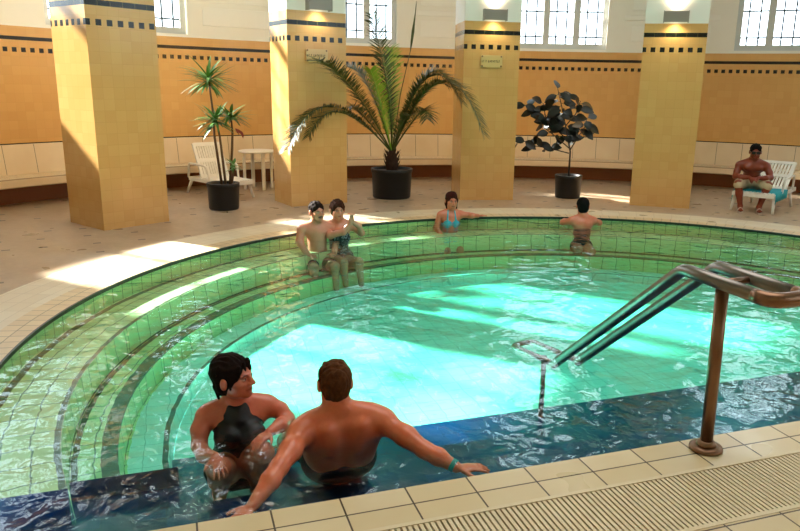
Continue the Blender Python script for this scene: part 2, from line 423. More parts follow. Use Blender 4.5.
def strip(d1, z1, d2, z2):
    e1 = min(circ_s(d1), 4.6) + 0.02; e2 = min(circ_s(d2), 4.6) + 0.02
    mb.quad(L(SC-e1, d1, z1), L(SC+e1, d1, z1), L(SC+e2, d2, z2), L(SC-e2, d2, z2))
prof = [(0, 0), (0, -0.14), (0.20, -0.14), (0.21, -0.36), (0.75, -0.36), (0.76, -0.50), (1.2, -0.50), (1.21, -0.62), (1.75, -0.62), (1.752, -0.655)]  # lowest ledge carries the painted shade out to the shadow edge
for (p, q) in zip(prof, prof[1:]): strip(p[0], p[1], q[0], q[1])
for sg in (-1, 1):     # cheek faces between the shade-coloured ledges and the round steps
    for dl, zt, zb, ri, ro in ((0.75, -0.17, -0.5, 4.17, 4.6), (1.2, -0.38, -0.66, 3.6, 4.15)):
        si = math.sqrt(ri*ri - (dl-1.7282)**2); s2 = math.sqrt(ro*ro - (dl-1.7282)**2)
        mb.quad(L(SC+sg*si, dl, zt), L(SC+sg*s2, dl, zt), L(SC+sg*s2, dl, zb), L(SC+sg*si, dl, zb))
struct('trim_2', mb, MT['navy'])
# dark edge line of the rim
struct('trim_3', MB().arc([(4.592, 0.001), (4.606, 0.003), (4.606, -0.01), (4.595, -0.03)], -2, 200, 1.0, closed=True), simple('rim_edge', '1c2a20', 0.4))
# water
mb = MB(); ZW = -0.03
ring = [pol(4.64, t) for t in range(0, 360, 3)]; ring = [p for p in ring if p.dot(NV) - D0 > -0.02]
ring.sort(key=lambda p: math.atan2((p-C3).dot(EV), (p-C3).dot(NV)))
hs = math.sqrt(4.64**2 - (1.7282+0.02)**2); ring = [L(SC-hs, -0.02)] + ring + [L(SC+hs, -0.02)]
nr = len(ring); top = [p + Vector((0, 0, ZW)) for p in ring]; bot = [p + Vector((0, 0, -1.0)) for p in ring]
mb.add(top + bot, [tuple(range(nr))[::-1], tuple(range(nr, 2*nr))] + [(i, (i+1) % nr, nr + (i+1) % nr, nr + i) for i in range(nr)])
wt = mk('pool_water', mb, MT['water']); setp(wt, 'clear green rippling water filling the round pool', 'water', kind='stuff')
import bmesh
bm = bmesh.new(); bm.from_mesh(wt.data); bmesh.ops.recalc_face_normals(bm, faces=bm.faces); bm.to_mesh(wt.data); bm.free()

# walls
# (from angle, to angle, sill, head, panes)
WIN = [(56.2, 66.8, 2.47, 5.8, 3), (81.1, 91.8, 2.47, 5.8, 3), (106.2, 116.6, 2.47, 5.8, 3), (129.9, 143.6, 2.47, 5.8, 4), (144.6, 149.6, 2.92, 5.4, 1), (150.4, 163.2, 2.47, 4.9, 2),
       (316, 326, 2.47, 5.8, 3), (341, 351, 2.47, 5.8, 3), (6, 16, 2.47, 5.8, 3), (31, 42, 2.47, 5.8, 3)]
ZS0 = 2.47
for nm, a0, a1 in (('wall_back', 50, 130), ('wall_left', 130, 230), ('wall_near', 230, 310), ('wall_right', 310, 410)):
    mb = MB()
    mb.arc([(R_WALL, 0, 0), (R_WALL, 2.42, 2.42)], a0, a1, 1.0, mi=0)
    mb.arc([(R_WALL, 2.42), (R_WALL+0.03, 2.42), (R_WALL+0.03, ZS0)], a0, a1, 1.0, mi=1)
    cur = a0; RW3 = R_WALL+0.03
    for (w0, w1, zs, zh, np_) in sorted(WIN + [(x+360, y+360, c, d, e) for x, y, c, d, e in WIN]):
        if w1 <= a0 or w0 >= a1: continue
        if w0 > cur: mb.arc([(RW3, ZS0), (RW3, H_CEIL)], cur, w0, 1.0, mi=1)
        cur = max(cur, w1)
        for w_ in (w0, w1): mb.quad(pol(RW3, w_, zs), pol(R_WALL+0.30, w_, zs), pol(R_WALL+0.30, w_, zh), pol(RW3, w_, zh), None, 1)
        mb.arc([(RW3, ZS0), (RW3, zs), (R_WALL+0.30, zs)], w0, w1, 1.0, mi=1); mb.arc([(R_WALL+0.30, zh), (RW3, zh), (RW3, H_CEIL)], w0, w1, 1.0, mi=1)
    if cur < a1: mb.arc([(RW3, ZS0), (RW3, H_CEIL)], cur, a1, 1.0, mi=1)
    struct(nm, mb, [MT['wtile'], MT['plaster']])
# raised plaster panels on the piers between the windows
PANELS = [(68.6, 79.2), (93.8, 104.3), (118.7, 129.2)]
mb = MB()
for (a0, a1) in PANELS:
    z = 2.62
    while z < 6.0:
        for (dz_, hh, ins) in ((0, 0.30, 0.9), (0.38, 0.10, 0.0), (0.56, 0.34, 0.9)):
            mb.arc([(R_WALL+0.04, z+dz_), (R_WALL+0.012, z+dz_+0.008), (R_WALL+0.012, z+dz_+hh-0.008), (R_WALL+0.04, z+dz_+hh)], a0+ins, a1-ins, 1.0, closed=True)
        z += 1.0
struct('trim_4', mb, MT['white_wall'])
# windows
wn = 0
for (a0, a1, zs, zh, npan) in WIN:
    wn += 1; fr = MB(); gl = MB(); ld = MB(); RG = R_WALL + 0.16; am = (a0 + a1)/2; pw = (a1 - a0)/npan; seen = wn <= 4
    def bar(b, ang, z0, z1, hw, dep):
        t = Vector((-math.sin(math.radians(ang)), math.cos(math.radians(ang)), 0)); r_ = Vector((math.cos(math.radians(ang)), math.sin(math.radians(ang)), 0))
        b.box(pol(RG, ang, (z0+z1)/2), t*hw, r_*dep, Vector((0, 0, (z1-z0)/2)))
    def ringbar(b, zz, hh, dd): b.arc([(RG-dd, zz-hh), (RG-dd, zz+hh), (RG+dd, zz+hh), (RG+dd, zz-hh)], a0, a1, 1.0, closed=True)
    for k in range(npan+1): bar(fr, a0 + pw*k + (0.28 if k == 0 else (-0.28 if k == npan else 0)), zs, zh, 0.045 if k in (0, npan) else 0.06, 0.05)
    ringbar(fr, zs+0.05, 0.05, 0.05); ringbar(fr, zh-0.05, 0.05, 0.05)
    if zh > 4.5: ringbar(fr, 4.10, 0.06, 0.05)
    if seen:
        for k in range(npan):
            for q in (1, 2): bar(ld, a0 + pw*(k + q/3), zs+0.1, zh-0.1, 0.013, 0.012)
        for zz in (2.70, 3.16, 3.62, 4.6, 5.1): ringbar(ld, zz, 0.013, 0.012)
    gl.arc([(RG, zs+0.05), (RG, zh-0.05)], a0, a1, pw)
    wo = struct('window_%d' % wn, fr, MT['frame'], origin=pol(RG, am, zs))
    if seen: mk('muntin', ld, MT['lead'], wo)
    mk('pane', gl, MT['glass'], wo)
# ceiling, with an added glowing disc in its round opening as fill light
mb = MB(); mb.arc([(3.2, H_CEIL), (9.5, H_CEIL)], 0, 360, 3); mb.arc([(3.2, H_CEIL), (3.2, H_CEIL+0.3)], 0, 360, 3)
struct('ceiling', mb, simple('warm_ceiling_paint', 'c8b99e', 0.8, 0.05, 2))
mb = MB(); mb.arc([(0.001, H_CEIL+0.25), (3.22, H_CEIL+0.25)], 0, 360, 6); struct('window_12', mb, MT['fill_glow'])  # added glowing fill disc, not a window

# bench ring along the wall
bl = thing('stone_bench', pol(8.85, 100, 0), 'long curved cream stone bench running round the foot of the amber tiled wall', 'bench')
mk('seat', MB().arc([(8.62, 0.275), (8.60, 0.29), (8.60, 0.385), (8.615, 0.40), (9.10, 0.40), (9.10, 0.275)], 20, 215, 1.0, closed=True), MT['bench'], bl)
mk('backrest', MB().arc([(9.02, 0.402), (9.075, 0.80), (9.085, 0.815), (9.115, 0.815), (9.115, 0.402)], 20, 215, 1.0, closed=True), MT['bench'], bl)
mk('plinth', MB().arc([(9.04, 0.0), (9.04, 0.275), (9.10, 0.275), (9.10, 0.0)], 20, 215, 1.0, closed=True), MT['brown'], bl)

# pillars
PIL = [((-3.92, 8.41), (-3.40, 9.09), 0.80, 'broad yellow tiled pillar standing nearest on the left of the pool', 0.03),
       ((-2.10, 10.39), (-1.36, 10.89), 0.64, 'sunlit yellow tiled pillar behind the couple in the pool', 0.015),
       ((0.35, 11.38), (1.20, 11.50), 0.86, 'yellow tiled pillar between the palm and the rubber plant', 0.0),
       ((2.99, 11.24), (3.84, 11.00), 0.80, 'yellow tiled pillar between the rubber plant and the seated man', 0.0)]
PF = []
for (m0, r0, dep, lab, dz_) in PIL:
    A = Vector((m0[0], m0[1], 0)); B = Vector((r0[0], r0[1], 0)); t = (B - A).normalized(); back = Vector((-t.y, t.x, 0)); wd = (B-A).length
    mb = MB(); cs = [A, B, B + back*dep, A + back*dep]; u = 0.0; ws = [wd, dep, wd, dep]; us = [0.0, 0.02, 0.0, 0.02]
    for i in range(4):
        p, q = cs[i], cs[(i+1) % 4]; zt = Vector((0, 0, H_CEIL)); u0 = us[i] 
        mb.quad(p, q, q+zt, p+zt, [(u0, -dz_), (u0+ws[i], -dz_), (u0+ws[i], H_CEIL-dz_), (u0, H_CEIL-dz_)])
    ctr = (cs[0]+cs[2])/2
    o = mk('tiled_pillar', mb, MT['pillar'], origin=ctr); setp(o, lab, 'pillar', 'yellow tiled pillars round the pool')
    PF.append((A, t, -back, dz_))
# wall sconces and signs
SCL = {1: 'metal box wall lamp on the pillar behind the couple', 2: 'metal box wall lamp on the pillar beside the palm', 3: 'metal box wall lamp on the pillar beside the seated man'}
for i in (1, 2, 3):
    A, t, out, dz_ = PF[i]; uc = {1: 0.44, 2: 0.44, 3: 0.43}[i]; zc = 2.775 + dz_
    base = A + t*uc + Vector((0, 0, zc)); lp = thing('wall_lamp', base, SCL[i], 'lamp', 'metal wall lamps on the pillars')
    z3 = Vector((0, 0, 1))
    mb = MB(); ctr = base + out*0.09
    # open-ended box: front, back, sides
    mb.box(base + out*0.150, t*0.165, out*0.006, z3*0.075); mb.box(base + out*0.008, t*0.13, out*0.008, z3*0.05)
    for sg in (-1, 1): mb.box(ctr + t*sg*0.170, t*0.006, out*0.066, z3*0.082)
    mk('housing', mb, MT['chrome'], lp, bevel=0.004)
    mk('bulb', MB().tube([ctr - t*0.12, ctr + t*0.12], 0.022, 10), MT['lamp'], lp)
    for sg, en in ((1, 9), (-1, 7)):
        d2 = bpy.data.lights.new('lamp_light', 'SPOT'); d2.energy = en*1.1; d2.spot_size = math.radians(140); d2.spot_blend = 0.7; d2.color = (1, 0.84, 0.55); d2.shadow_soft_size = 0.05
        ol = bpy.data.objects.new('lamp_light', d2); COL.objects.link(ol); ol.parent = lp; ol.location = out*0.10 + z3*sg*0.10
        ol.rotation_euler = (Vector((0, 0, 1))*sg - out*0.25).to_track_quat('-Z', 'Y').to_euler()
for i in (1, 2):
    A, t, out, dz_ = PF[i]; base = A + t*0.425 + Vector((0, 0, 2.115)); z3 = Vector((0, 0, 1))
    sg_ = thing('glass_sign', base, 'small acrylic plaque on four studs on the pillar behind the couple' if i == 1 else 'small acrylic plaque on four studs on the pillar right of the palm', 'sign', 'acrylic plaques on the pillars')
    mk('panel', MB().box(base + out*0.03, t*0.165, out*0.003, z3*0.088), MT['signg'], sg_, bevel=0.002)
    for a in (-1, 1):
        for b in (-1, 1): mk('stud', MB().tube([base + t*a*0.145 + z3*b*0.07, base + t*a*0.145 + z3*b*0.07 + out*0.04], 0.012, 10), MT['bronze'], sg_)
    mb = MB(); xx = -0.155; rng = random.Random(3)
    for wd_, gp in ((0.018, .006), (0.014, .02), (0.016, .022), (0.02, .005), (0.018, .005), (0.02, .005), (0.016, .005), (0.018, .005), (0.02, .005), (0.018, .005), (0.017, 0)):
        cx_ = xx + wd_/2
        mb.box(base + out*0.036 + t*cx_ - z3*0.0 , t*wd_*0.16, out*0.001, z3*0.016); mb.box(base + out*0.036 + t*(cx_+wd_*0.1) + z3*0.012*rng.choice((-1, 0, 1)), t*wd_*0.42, out*0.001, z3*0.0035)
        xx += wd_ + gp
    mk('lettering', mb, MT['dark'], sg_)

# drain grate
gr = thing('drain_grate', L(2.0, -0.467, 0), 'cream slotted overflow grate let into the deck along the straight pool edge', 'drain')
mb = MB(); z3 = Vector((0, 0, 1))
for dd in (GD0-0.011, GD1+0.011): mb.box(L(SC, dd, -0.006), EV*4.15, NV*0.011, z3*0.009)
mk('frame', mb, MT['grate'], gr)
mb = MB(); s_ = 0.0; i = 0
while s_ < 5.2:
    mb.box(L(s_, -0.467, -0.008), EV*0.0078, NV*0.186, z3*0.007); s_ += 0.0246
for dd in (-0.36, -0.467, -0.575): mb.box(L(2.6, dd, -0.02), EV*2.6, NV*0.006, z3*0.006)
mk('slats', mb, MT['grate'], gr)

# ================================================================== HANDRAIL
hr = thing('handrail', L(2.5, -0.11, 0), 'double tube steel handrail on a bronze post leading down into the water', 'handrail')
def bend(pts, r=0.05, n=5):
    out = [Vector(pts[0])]
    for i in range(1, len(pts)-1):
        p, a, b = Vector(pts[i]), Vector(pts[i-1]), Vector(pts[i+1]); u1 = (a-p).normalized(); u2 = (b-p).normalized()
        p1 = p + u1*r; p2 = p + u2*r
        for k in range(n+1):
            t = k/n; out.append(p1*(1-t)**2 + p*2*t*(1-t) + p2*t*t)
    return out + [Vector(pts[-1])]
RR = 0.033
path = [L(2.37, 1.36, -0.10), L(2.40, 0.16, 0.87), L(2.40, -0.34, 0.87)]
mk('rail_tube', MB().tube(bend(path, 0.04), RR, 14), MT['steel'], hr)
path2 = [L(2.56, 1.36, -0.10), L(2.61, 0.16, 0.87), L(2.61, -0.36, 0.87)]
mk('rail_tube', MB().tube(bend(path2, 0.04), RR, 14), MT['steel'], hr)
mk('end_bend', MB().tube(bend([L(2.40, -0.33, 0.87), L(2.405, -0.43, 0.87), L(2.61, -0.43, 0.87), L(2.61, -0.35, 0.87)], 0.07), RR*1.06, 14), MT['bronze'], hr)
mk('crossbar', MB().tube([L(2.40, -0.09, 0.865), L(2.61, -0.09, 0.865)], 0.018, 12), MT['bronze'], hr)
mk('post', MB().tube([L(2.43, -0.11, 0.01), L(2.425, -0.10, 0.85)], 0.031, 16), MT['bronze'], hr)
mk('flange', MB().lathe([(0.0, 0.022), (0.045, 0.022), (0.05, 0.03), (0.036, 0.05), (0.03, 0.05)], L(2.43, -0.11, 0)).lathe([(0.0, 0.0), (0.075, 0.0), (0.082, 0.006), (0.080, 0.018), (0.06, 0.024), (0.0, 0.026)], L(2.43, -0.11, 0)), MT['bronze'], hr)
mk('lower_loop', MB().tube(bend([L(2.37, 1.34, -0.09), L(2.34, 1.95, -0.17), L(2.53, 2.0, -0.17), L(2.56, 1.34, -0.09)], 0.06), 0.02, 12), MT['steel'], hr)
mk('lower_post', MB().tube([L(2.44, 1.62, -0.14), L(2.44, 1.62, -0.65)], 0.02, 12), MT['steel'], hr)

# ================================================================== FIGURES: implicit surfaces meshed as one skin
class Body:
    def __init__(s, k=0.03): s.p = []; s.k = k
    def cap(s, a, b, ra, rb, k=None, sub=False): s.p.append(('c', np.array(a, float), np.array(b, float), ra, rb, s.k if k is None else k, sub)); return s
    def chain(s, pts, rs, k=None):
        for i in range(len(pts)-1): s.cap(pts[i], pts[i+1], rs[i], rs[i+1], k)
        return s
    def ell(s, c, r, axes=None, k=None, sub=False):
        s.p.append(('e', np.array(c, float), np.array(r, float), np.eye(3) if axes is None else np.array([list(a) for a in axes], float), 0, s.k if k is None else k, sub)); return s
    def bounds(s):
        lo, hi = np.full(3, 1e9), np.full(3, -1e9)
        for q in s.p:
            if q[6]: continue
            if q[0] == 'c': r = max(q[3], q[4]); l = np.minimum(q[1], q[2]) - r; h = np.maximum(q[1], q[2]) + r
            else: r = max(q[2]); l = q[1] - r; h = q[1] + r
            lo = np.minimum(lo, l); hi = np.maximum(hi, h)
        return lo, hi
    def field(s, X, Y, Z, h):
        F = np.full((len(X), len(Y), len(Z)), 0.5, np.float32)
        for q in s.p:
            mg = q[5] + 3*h
            if q[0] == 'c': r = max(q[3], q[4]); l = np.minimum(q[1], q[2]) - r - mg; u = np.maximum(q[1], q[2]) + r + mg
            else: r = max(q[2]); l = q[1] - r - mg; u = q[1] + r + mg
            ix = [(np.searchsorted(A, l[i]), np.searchsorted(A, u[i])) for i, A in enumerate((X, Y, Z))]
            if any(a >= b for a, b in ix): continue
            sl_ = tuple(slice(a, b) for a, b in ix)
            px, py, pz = X[sl_[0]][:, None, None], Y[sl_[1]][None, :, None], Z[sl_[2]][None, None, :]
            if q[0] == 'c':
                a, b = q[1], q[2]; ab = b - a; L2 = max(ab @ ab, 1e-12)
                t = np.clip(((px-a[0])*ab[0] + (py-a[1])*ab[1] + (pz-a[2])*ab[2])/L2, 0, 1)
                d = np.sqrt((px-a[0]-t*ab[0])**2 + (py-a[1]-t*ab[1])**2 + (pz-a[2]-t*ab[2])**2) - (q[3] + (q[4]-q[3])*t)
            else:
                c, rr, ax = q[1], q[2], q[3]
                k0 = 0; k1 = 0
                for i in range(3):
                    w_ = (px-c[0])*ax[i][0] + (py-c[1])*ax[i][1] + (pz-c[2])*ax[i][2]
                    k0 = k0 + (w_/rr[i])**2; k1 = k1 + (w_/rr[i]**2)**2
                k0 = np.sqrt(k0); k1 = np.sqrt(k1) + 1e-9; d = k0*(k0-1)/k1
            k = max(q[5], 1e-4); f = F[sl_]
            if q[6]:
                hh = np.maximum(k - np.abs(f + d), 0)/k; F[sl_] = np.maximum(f, -d) + hh*hh*k*0.25
            else:
                hh = np.maximum(k - np.abs(f - d), 0)/k; F[sl_] = np.minimum(f, d) - hh*hh*k*0.25
        return F
def axis_steps(lo, hi, h, fine=None, hf=None):
    if fine is None: return np.arange(lo, hi + h, h)
    out = [lo]; 
    while out[-1] < hi:
        x = out[-1]; inside = any(a <= x <= b for a, b in fine); out.append(x + (hf if inside else h))
    return np.array(out)
def nets(F, X, Y, Z):
    """surface nets on a rectilinear grid"""
    sgn = F < 0; nx, ny, nz = F.shape
    cnt = np.zeros((nx-1, ny-1, nz-1), np.int8)
    for i in (0, 1):
        for j in (0, 1):
            for k in (0, 1): cnt += sgn[i:nx-1+i, j:ny-1+j, k:nz-1+k]
    act = (cnt > 0) & (cnt < 8); idx = np.argwhere(act); ids = -np.ones(act.shape, np.int64); ids[act] = np.arange(len(idx))
    I, J, K = idx.T; acc = np.zeros((len(idx), 3)); num = np.zeros(len(idx))
    A = [X, Y, Z]
    for ax in range(3):
        for b in (0, 1):
            for c in (0, 1):
                o0 = [0, 0, 0]; o1 = [0, 0, 0]; oth = [q for q in range(3) if q != ax]
                o0[oth[0]] = o1[oth[0]] = b; o0[oth[1]] = o1[oth[1]] = c; o1[ax] = 1
                f0 = F[I+o0[0], J+o0[1], K+o0[2]]; f1 = F[I+o1[0], J+o1[1], K+o1[2]]
                mk_ = (f0 < 0) != (f1 < 0); t = np.where(mk_, f0/np.where(f0 - f1 == 0, 1, f0 - f1), 0)
                P0 = np.stack([A[q][idx[:, q] + o0[q]] for q in range(3)], 1); P1 = np.stack([A[q][idx[:, q] + o1[q]] for q in range(3)], 1)
                acc += np.where(mk_[:, None], P0 + (P1-P0)*t[:, None], 0); num += mk_
    V = acc/num[:, None]; faces = []
    for ax in range(3):
        oth = [q for q in range(3) if q != ax]
        sl0 = [slice(1, -1)]*3; sl0[ax] = slice(0, -1); sl1 = [slice(1, -1)]*3; sl1[ax] = slice(1, None)
        s0 = sgn[tuple(sl0)]; s1 = sgn[tuple(sl1)]; ch = np.argwhere(s0 != s1)
        if not len(ch): continue
        base = ch.copy(); base[:, oth[0]] += 1; base[:, oth[1]] += 1
        flip = s0[tuple(ch.T)]
        def cell(da, db):
            q = base.copy(); q[:, oth[0]] -= da; q[:, oth[1]] -= db; return ids[q[:, 0], q[:, 1], q[:, 2]]
        quad = np.stack([cell(1, 1), cell(0, 1), cell(0, 0), cell(1, 0)], 1)
        if ax == 1: flip = ~flip
        quad[~flip] = quad[~flip][:, ::-1]; faces.append(quad)
    return V, np.concatenate(faces)
def body_mesh(name, B, mat, h=0.007, fine=None, hf=None, origin=(0, 0, 0), parent=None, noise=None, paint=None, clip=None):
    lo, hi = B.bounds(); pad = 2.5*h
    ax = [axis_steps(lo[i]-pad, hi[i]+pad, h, None if fine is None else fine[i], hf) for i in range(3)]
    F = B.field(*ax, h)
    if noise is not None: F = F + noise(ax[0][:, None, None], ax[1][None, :, None], ax[2][None, None, :])
    if clip is not None: F = np.maximum(F, clip(ax[0][:, None, None], ax[1][None, :, None], ax[2][None, None, :]))
    V, Q = nets(F, *ax)
    og = np.array(WLOC[parent.name]) if parent is not None else np.array(origin, float)
    me = bpy.data.meshes.new(name); me.from_pydata((V - og).tolist(), [], Q.tolist()); me.validate()
    me.polygons.foreach_set('use_smooth', [True]*len(me.polygons)); me.materials.append(mat)
    if paint is not None:
        c = paint(V); ca = me.color_attributes.new(name='mark', type='FLOAT_COLOR', domain='POINT'); ca.data.foreach_set('color', c.astype(np.float32).ravel())
    o = bpy.data.objects.new(name, me); COL.objects.link(o)
    if parent is not None: o.parent = parent
    else: o.location = Vector(og)
    WLOC[o.name] = Vector(og); me.update(); return o
def frame(fwd, up):
    f = Vector(fwd).normalized(); u = Vector(up); u = (u - f*u.dot(f)).normalized(); r = f.cross(u); return r, f, u
class Head:
    """head centre c (between the ears), face direction f"""
    def __init__(s, c, fwd, up=(0, 0, 1), k=1.0, fem=False):
        s.c = Vector(c); s.r, s.f, s.u = frame(fwd, up); s.k = k; s.fem = fem
    def P(s, x, y, z): return s.c + (s.r*x + s.f*y + s.u*z)*s.k
    def ax(s): return (s.r, s.f, s.u)
    def build(s, B, neck_to, nr=0.055, ears=True, detail=True):
        k = s.k; A = s.ax(); E = lambda p, r, kk=0.02, sub=False: B.ell(s.P(*p), [x*k for x in r], A, kk*k, sub)
        E((0, -0.014, 0.030), (0.075, 0.094, 0.083), 0.02)
        E((0, 0.030, -0.035), (0.057 if s.fem else 0.061, 0.060, 0.076), 0.03)
        E((0, 0.066, -0.088), (0.024, 0.022, 0.020), 0.03)
        for sg in (-1, 1):
            E((sg*0.040, 0.056, -0.024), (0.022, 0.024, 0.020), 0.025)
            E((sg*0.046, 0.018, -0.068), (0.016, 0.034, 0.020), 0.03)
            if detail:
                E((sg*0.031, 0.100, 0.003), (0.019, 0.016, 0.012), 0.012, True)
                E((sg*0.031, 0.078, 0.002), (0.014, 0.0145, 0.0125), 0.003)
                B.cap(s.P(sg*0.012, 0.090, 0.022), s.P(sg*0.045, 0.078, 0.021), 0.008*k, 0.006*k, 0.012*k)
            if ears:
                B.ell(s.P(sg*0.083, -0.008, -0.006), [0.012*k, 0.020*k, 0.033*k], (s.r, (s.f*0.95 - s.u*0.2).normalized(), (s.u*0.95 + s.f*0.2).normalized()), 0.008*k)
                B.ell(s.P(sg*0.096, -0.001, -0.004), [0.006*k, 0.010*k, 0.019*k], A, 0.004*k, True)
        B.cap(s.P(0, 0.088, 0.012), s.P(0, 0.112, -0.026), 0.0085*k, 0.0125*k, 0.014*k)
        for sg in (-1, 1): B.ell(s.P(sg*0.013, 0.100, -0.031), [0.009*k, 0.011*k, 0.008*k], A, 0.008*k)
        B.cap(s.P(-0.018, 0.082, -0.054), s.P(0.018, 0.082, -0.054), 0.0075*k, 0.0075*k, 0.008*k); B.cap(s.P(0, 0.088, -0.053), s.P(0, 0.088, -0.053), 0.008*k, 0.008*k, 0.01*k)
        B.cap(s.P(-0.014, 0.083, -0.066), s.P(0.014, 0.083, -0.066), 0.008*k, 0.008*k, 0.008*k)
        nt = Vector(neck_to); B.cap(s.P(0, -0.022, -0.045), nt, nr*0.98, nr*1.08, 0.035)
    def paint(s, V):
        D = (V - np.array(s.c))/s.k; x = D @ np.array(s.r); y = D @ np.array(s.f); z = D @ np.array(s.u); C = np.zeros((len(V), 4)); C[:, 3] = 1
        front = y > 0.05
        lip = np.clip(1.3 - np.sqrt((x/0.025)**2 + ((z+0.060)/0.012)**2), 0, 1)*front*(y > 0.07)
        line = np.clip(1.4 - np.sqrt((x/0.024)**2 + ((z+0.060)/0.0035)**2), 0, 1)*front
        brow = np.zeros(len(V)); eye = np.zeros(len(V)); pup = np.zeros(len(V))
        for sg in (-1, 1):
            brow = np.maximum(brow, np.clip(1.5 - np.sqrt(((x - sg*0.031)/0.020)**2 + ((z - 0.023 + 4*(abs(x)-0.031)**2*8)/0.0055)**2), 0, 1)*front)
            eye = np.maximum(eye, np.clip(1.5 - np.sqrt(((x - sg*0.031)/0.012)**2 + ((z - 0.002)/0.0055)**2), 0, 1)*front)
            pup = np.maximum(pup, np.clip(1.6 - np.sqrt(((x - sg*0.031)/0.006)**2 + ((z - 0.002)/0.006)**2), 0, 1)*front)
            pup = np.maximum(pup, np.clip(1.4 - np.sqrt(((x - sg*0.031)/0.016)**2 + ((z - 0.0085)/0.0025)**2), 0, 1)*front)
        C[:, 0] = lip*0.7; C[:, 1] = np.maximum(np.maximum(brow*0.8, pup), line*0.5); C[:, 2] = eye*(1-pup)*0.8
        return C
def wavy(seed, amp, fx, fy, fz):
    rg = np.random.RandomState(seed); W = [(rg.randn(3)*np.array([fx, fy, fz]), rg.rand()*6.28, rg.rand()*0.5+0.5) for _ in range(7)]
    def fn(x, y, z):
        a = 0
        for w_, ph, am in W: a = a + np.sin(w_[0]*x + w_[1]*y + w_[2]*z + ph)*am
        return (a*amp/4).astype(np.float32)
    return fn
def hair(head, parent, mat, name='hair', style='short', seed=1, h=0.005, thick=0.010, locks=(), namp=0.0035):
    B = Body(0.012); k = head.k; A = head.ax()
    B.ell(head.P(0, -0.018, 0.034), [(0.075+thick)*k, (0.096+thick)*k, (0.084+thick)*k], A)
    if style in ('short', 'crop'):
        B.ell(head.P(0, -0.045, -0.025), [(0.060+thick)*k, 0.060*k, 0.060*k], A, 0.02)
    if style == 'wet':
        B.ell(head.P(0, -0.045, -0.030), [(0.066+thick)*k, 0.064*k, 0.070*k], A, 0.02)
    if style == 'bob':
        B.ell(head.P(0, -0.040, -0.040), [(0.076+thick)*k, 0.070*k, 0.090*k], A, 0.02)
        for sg in (-1, 1): B.cap(head.P(sg*0.074, 0.01, 0.02), head.P(sg*0.070, 0.0, -0.10), 0.018*k, 0.012*k, 0.01)
    rg = random.Random(seed)
    for i in range(26 if style != 'bob' else 12):
        a = rg.uniform(-2.5, 2.5); ca, sa = math.cos(a), math.sin(a); el = rg.uniform(0.3, 1.2)
        p = (sa*0.080*math.cos(el), (-ca)*0.098*math.cos(el) - 0.018, 0.036 + 0.088*math.sin(el))
        ln = rg.uniform(0.02, 0.05); q = (p[0]*1.14 + rg.uniform(-.01, .01), (p[1]+0.018)*1.08 - 0.018 + rg.uniform(-.008, .008), p[2] - ln)
        B.cap(head.P(*p), head.P(*q), 0.010*k, 0.004*k, 0.006)
    # bare face
    yb = 0.125
    B.ell(head.P(0, yb, -0.050), [0.072*k, 0.105*k, 0.118*k], A, 0.006, True)
    if style != 'bob':
        for sg in (-1, 1): B.ell(head.P(sg*0.098, 0.008, -0.040), [0.034*k, 0.052*k, 0.060*k], A, 0.006, True)
    for (p, q, r0, r1) in locks: B.cap(head.P(*p), head.P(*q), r0*k, r1*k, 0.006)
    return body_mesh(name, B, mat, h=h, parent=parent, noise=wavy(seed, namp, 150, 150, 60))
def hand(B, wrist, dirv, palm_n, side, curl=0.25, k=1.0, spread=0.12):
    """palm plus four fingers and a thumb; side=+1 puts the thumb on dir x palm_n side"""
    d = Vector(dirv).normalized(); nrm = Vector(palm_n); nrm = (nrm - d*nrm.dot(d)).normalized(); t = d.cross(nrm)*side
    w_ = Vector(wrist)
    B.ell(w_ + d*0.048*k, [0.050*k, 0.040*k, 0.016*k], (d, t, nrm), 0.014)
    lens = (0.070, 0.079, 0.073, 0.056)
    for i, off in enumerate((0.027, 0.009, -0.010, -0.028)):
        base = w_ + (d*0.080 + t*off)*k; dd = (d + t*(off/0.03)*spread).normalized(); L_ = lens[i]*k; p = base; r_ = (0.0092 if i < 3 else 0.0082)*k
        ang = curl*0.6
        for j, fr_ in enumerate((0.45, 0.30, 0.25)):
            v = dd*math.cos(ang) + nrm*math.sin(ang); q = p + v*L_*fr_; B.cap(p, q, r_*(1-0.1*j), r_*(0.9-0.1*j), 0.004); p = q; ang += curl
    tb = w_ + (d*0.022 + t*0.030)*k; td = (d*0.62 + t*0.75 + nrm*0.2).normalized(); tm = tb + td*0.038*k
    B.cap(tb, tm, 0.0135*k, 0.0105*k, 0.010); B.cap(tm, tm + (td + d*0.5).normalized()*0.030*k, 0.010*k, 0.0085*k, 0.005)
def foot(B, ankle, toe, k=1.0):
    a = Vector(ankle); t = Vector(toe); d = (t-a); d.z = 0; d.normalize(); heel = a - d*0.045*k; heel.z = t.z + 0.012
    B.cap(a, heel, 0.034*k, 0.028*k, 0.02); B.cap(a, t, 0.036*k, 0.020*k, 0.02); B.cap(heel, t, 0.028*k, 0.022*k, 0.02)
    sd = Vector((-d.y, d.x, 0))
    for i in range(5): b = t + sd*(i-2)*0.016*k; B.cap(b, b + d*(0.035 - abs(i-1)*0.004)*k, 0.010*k, 0.008*k, 0.005)

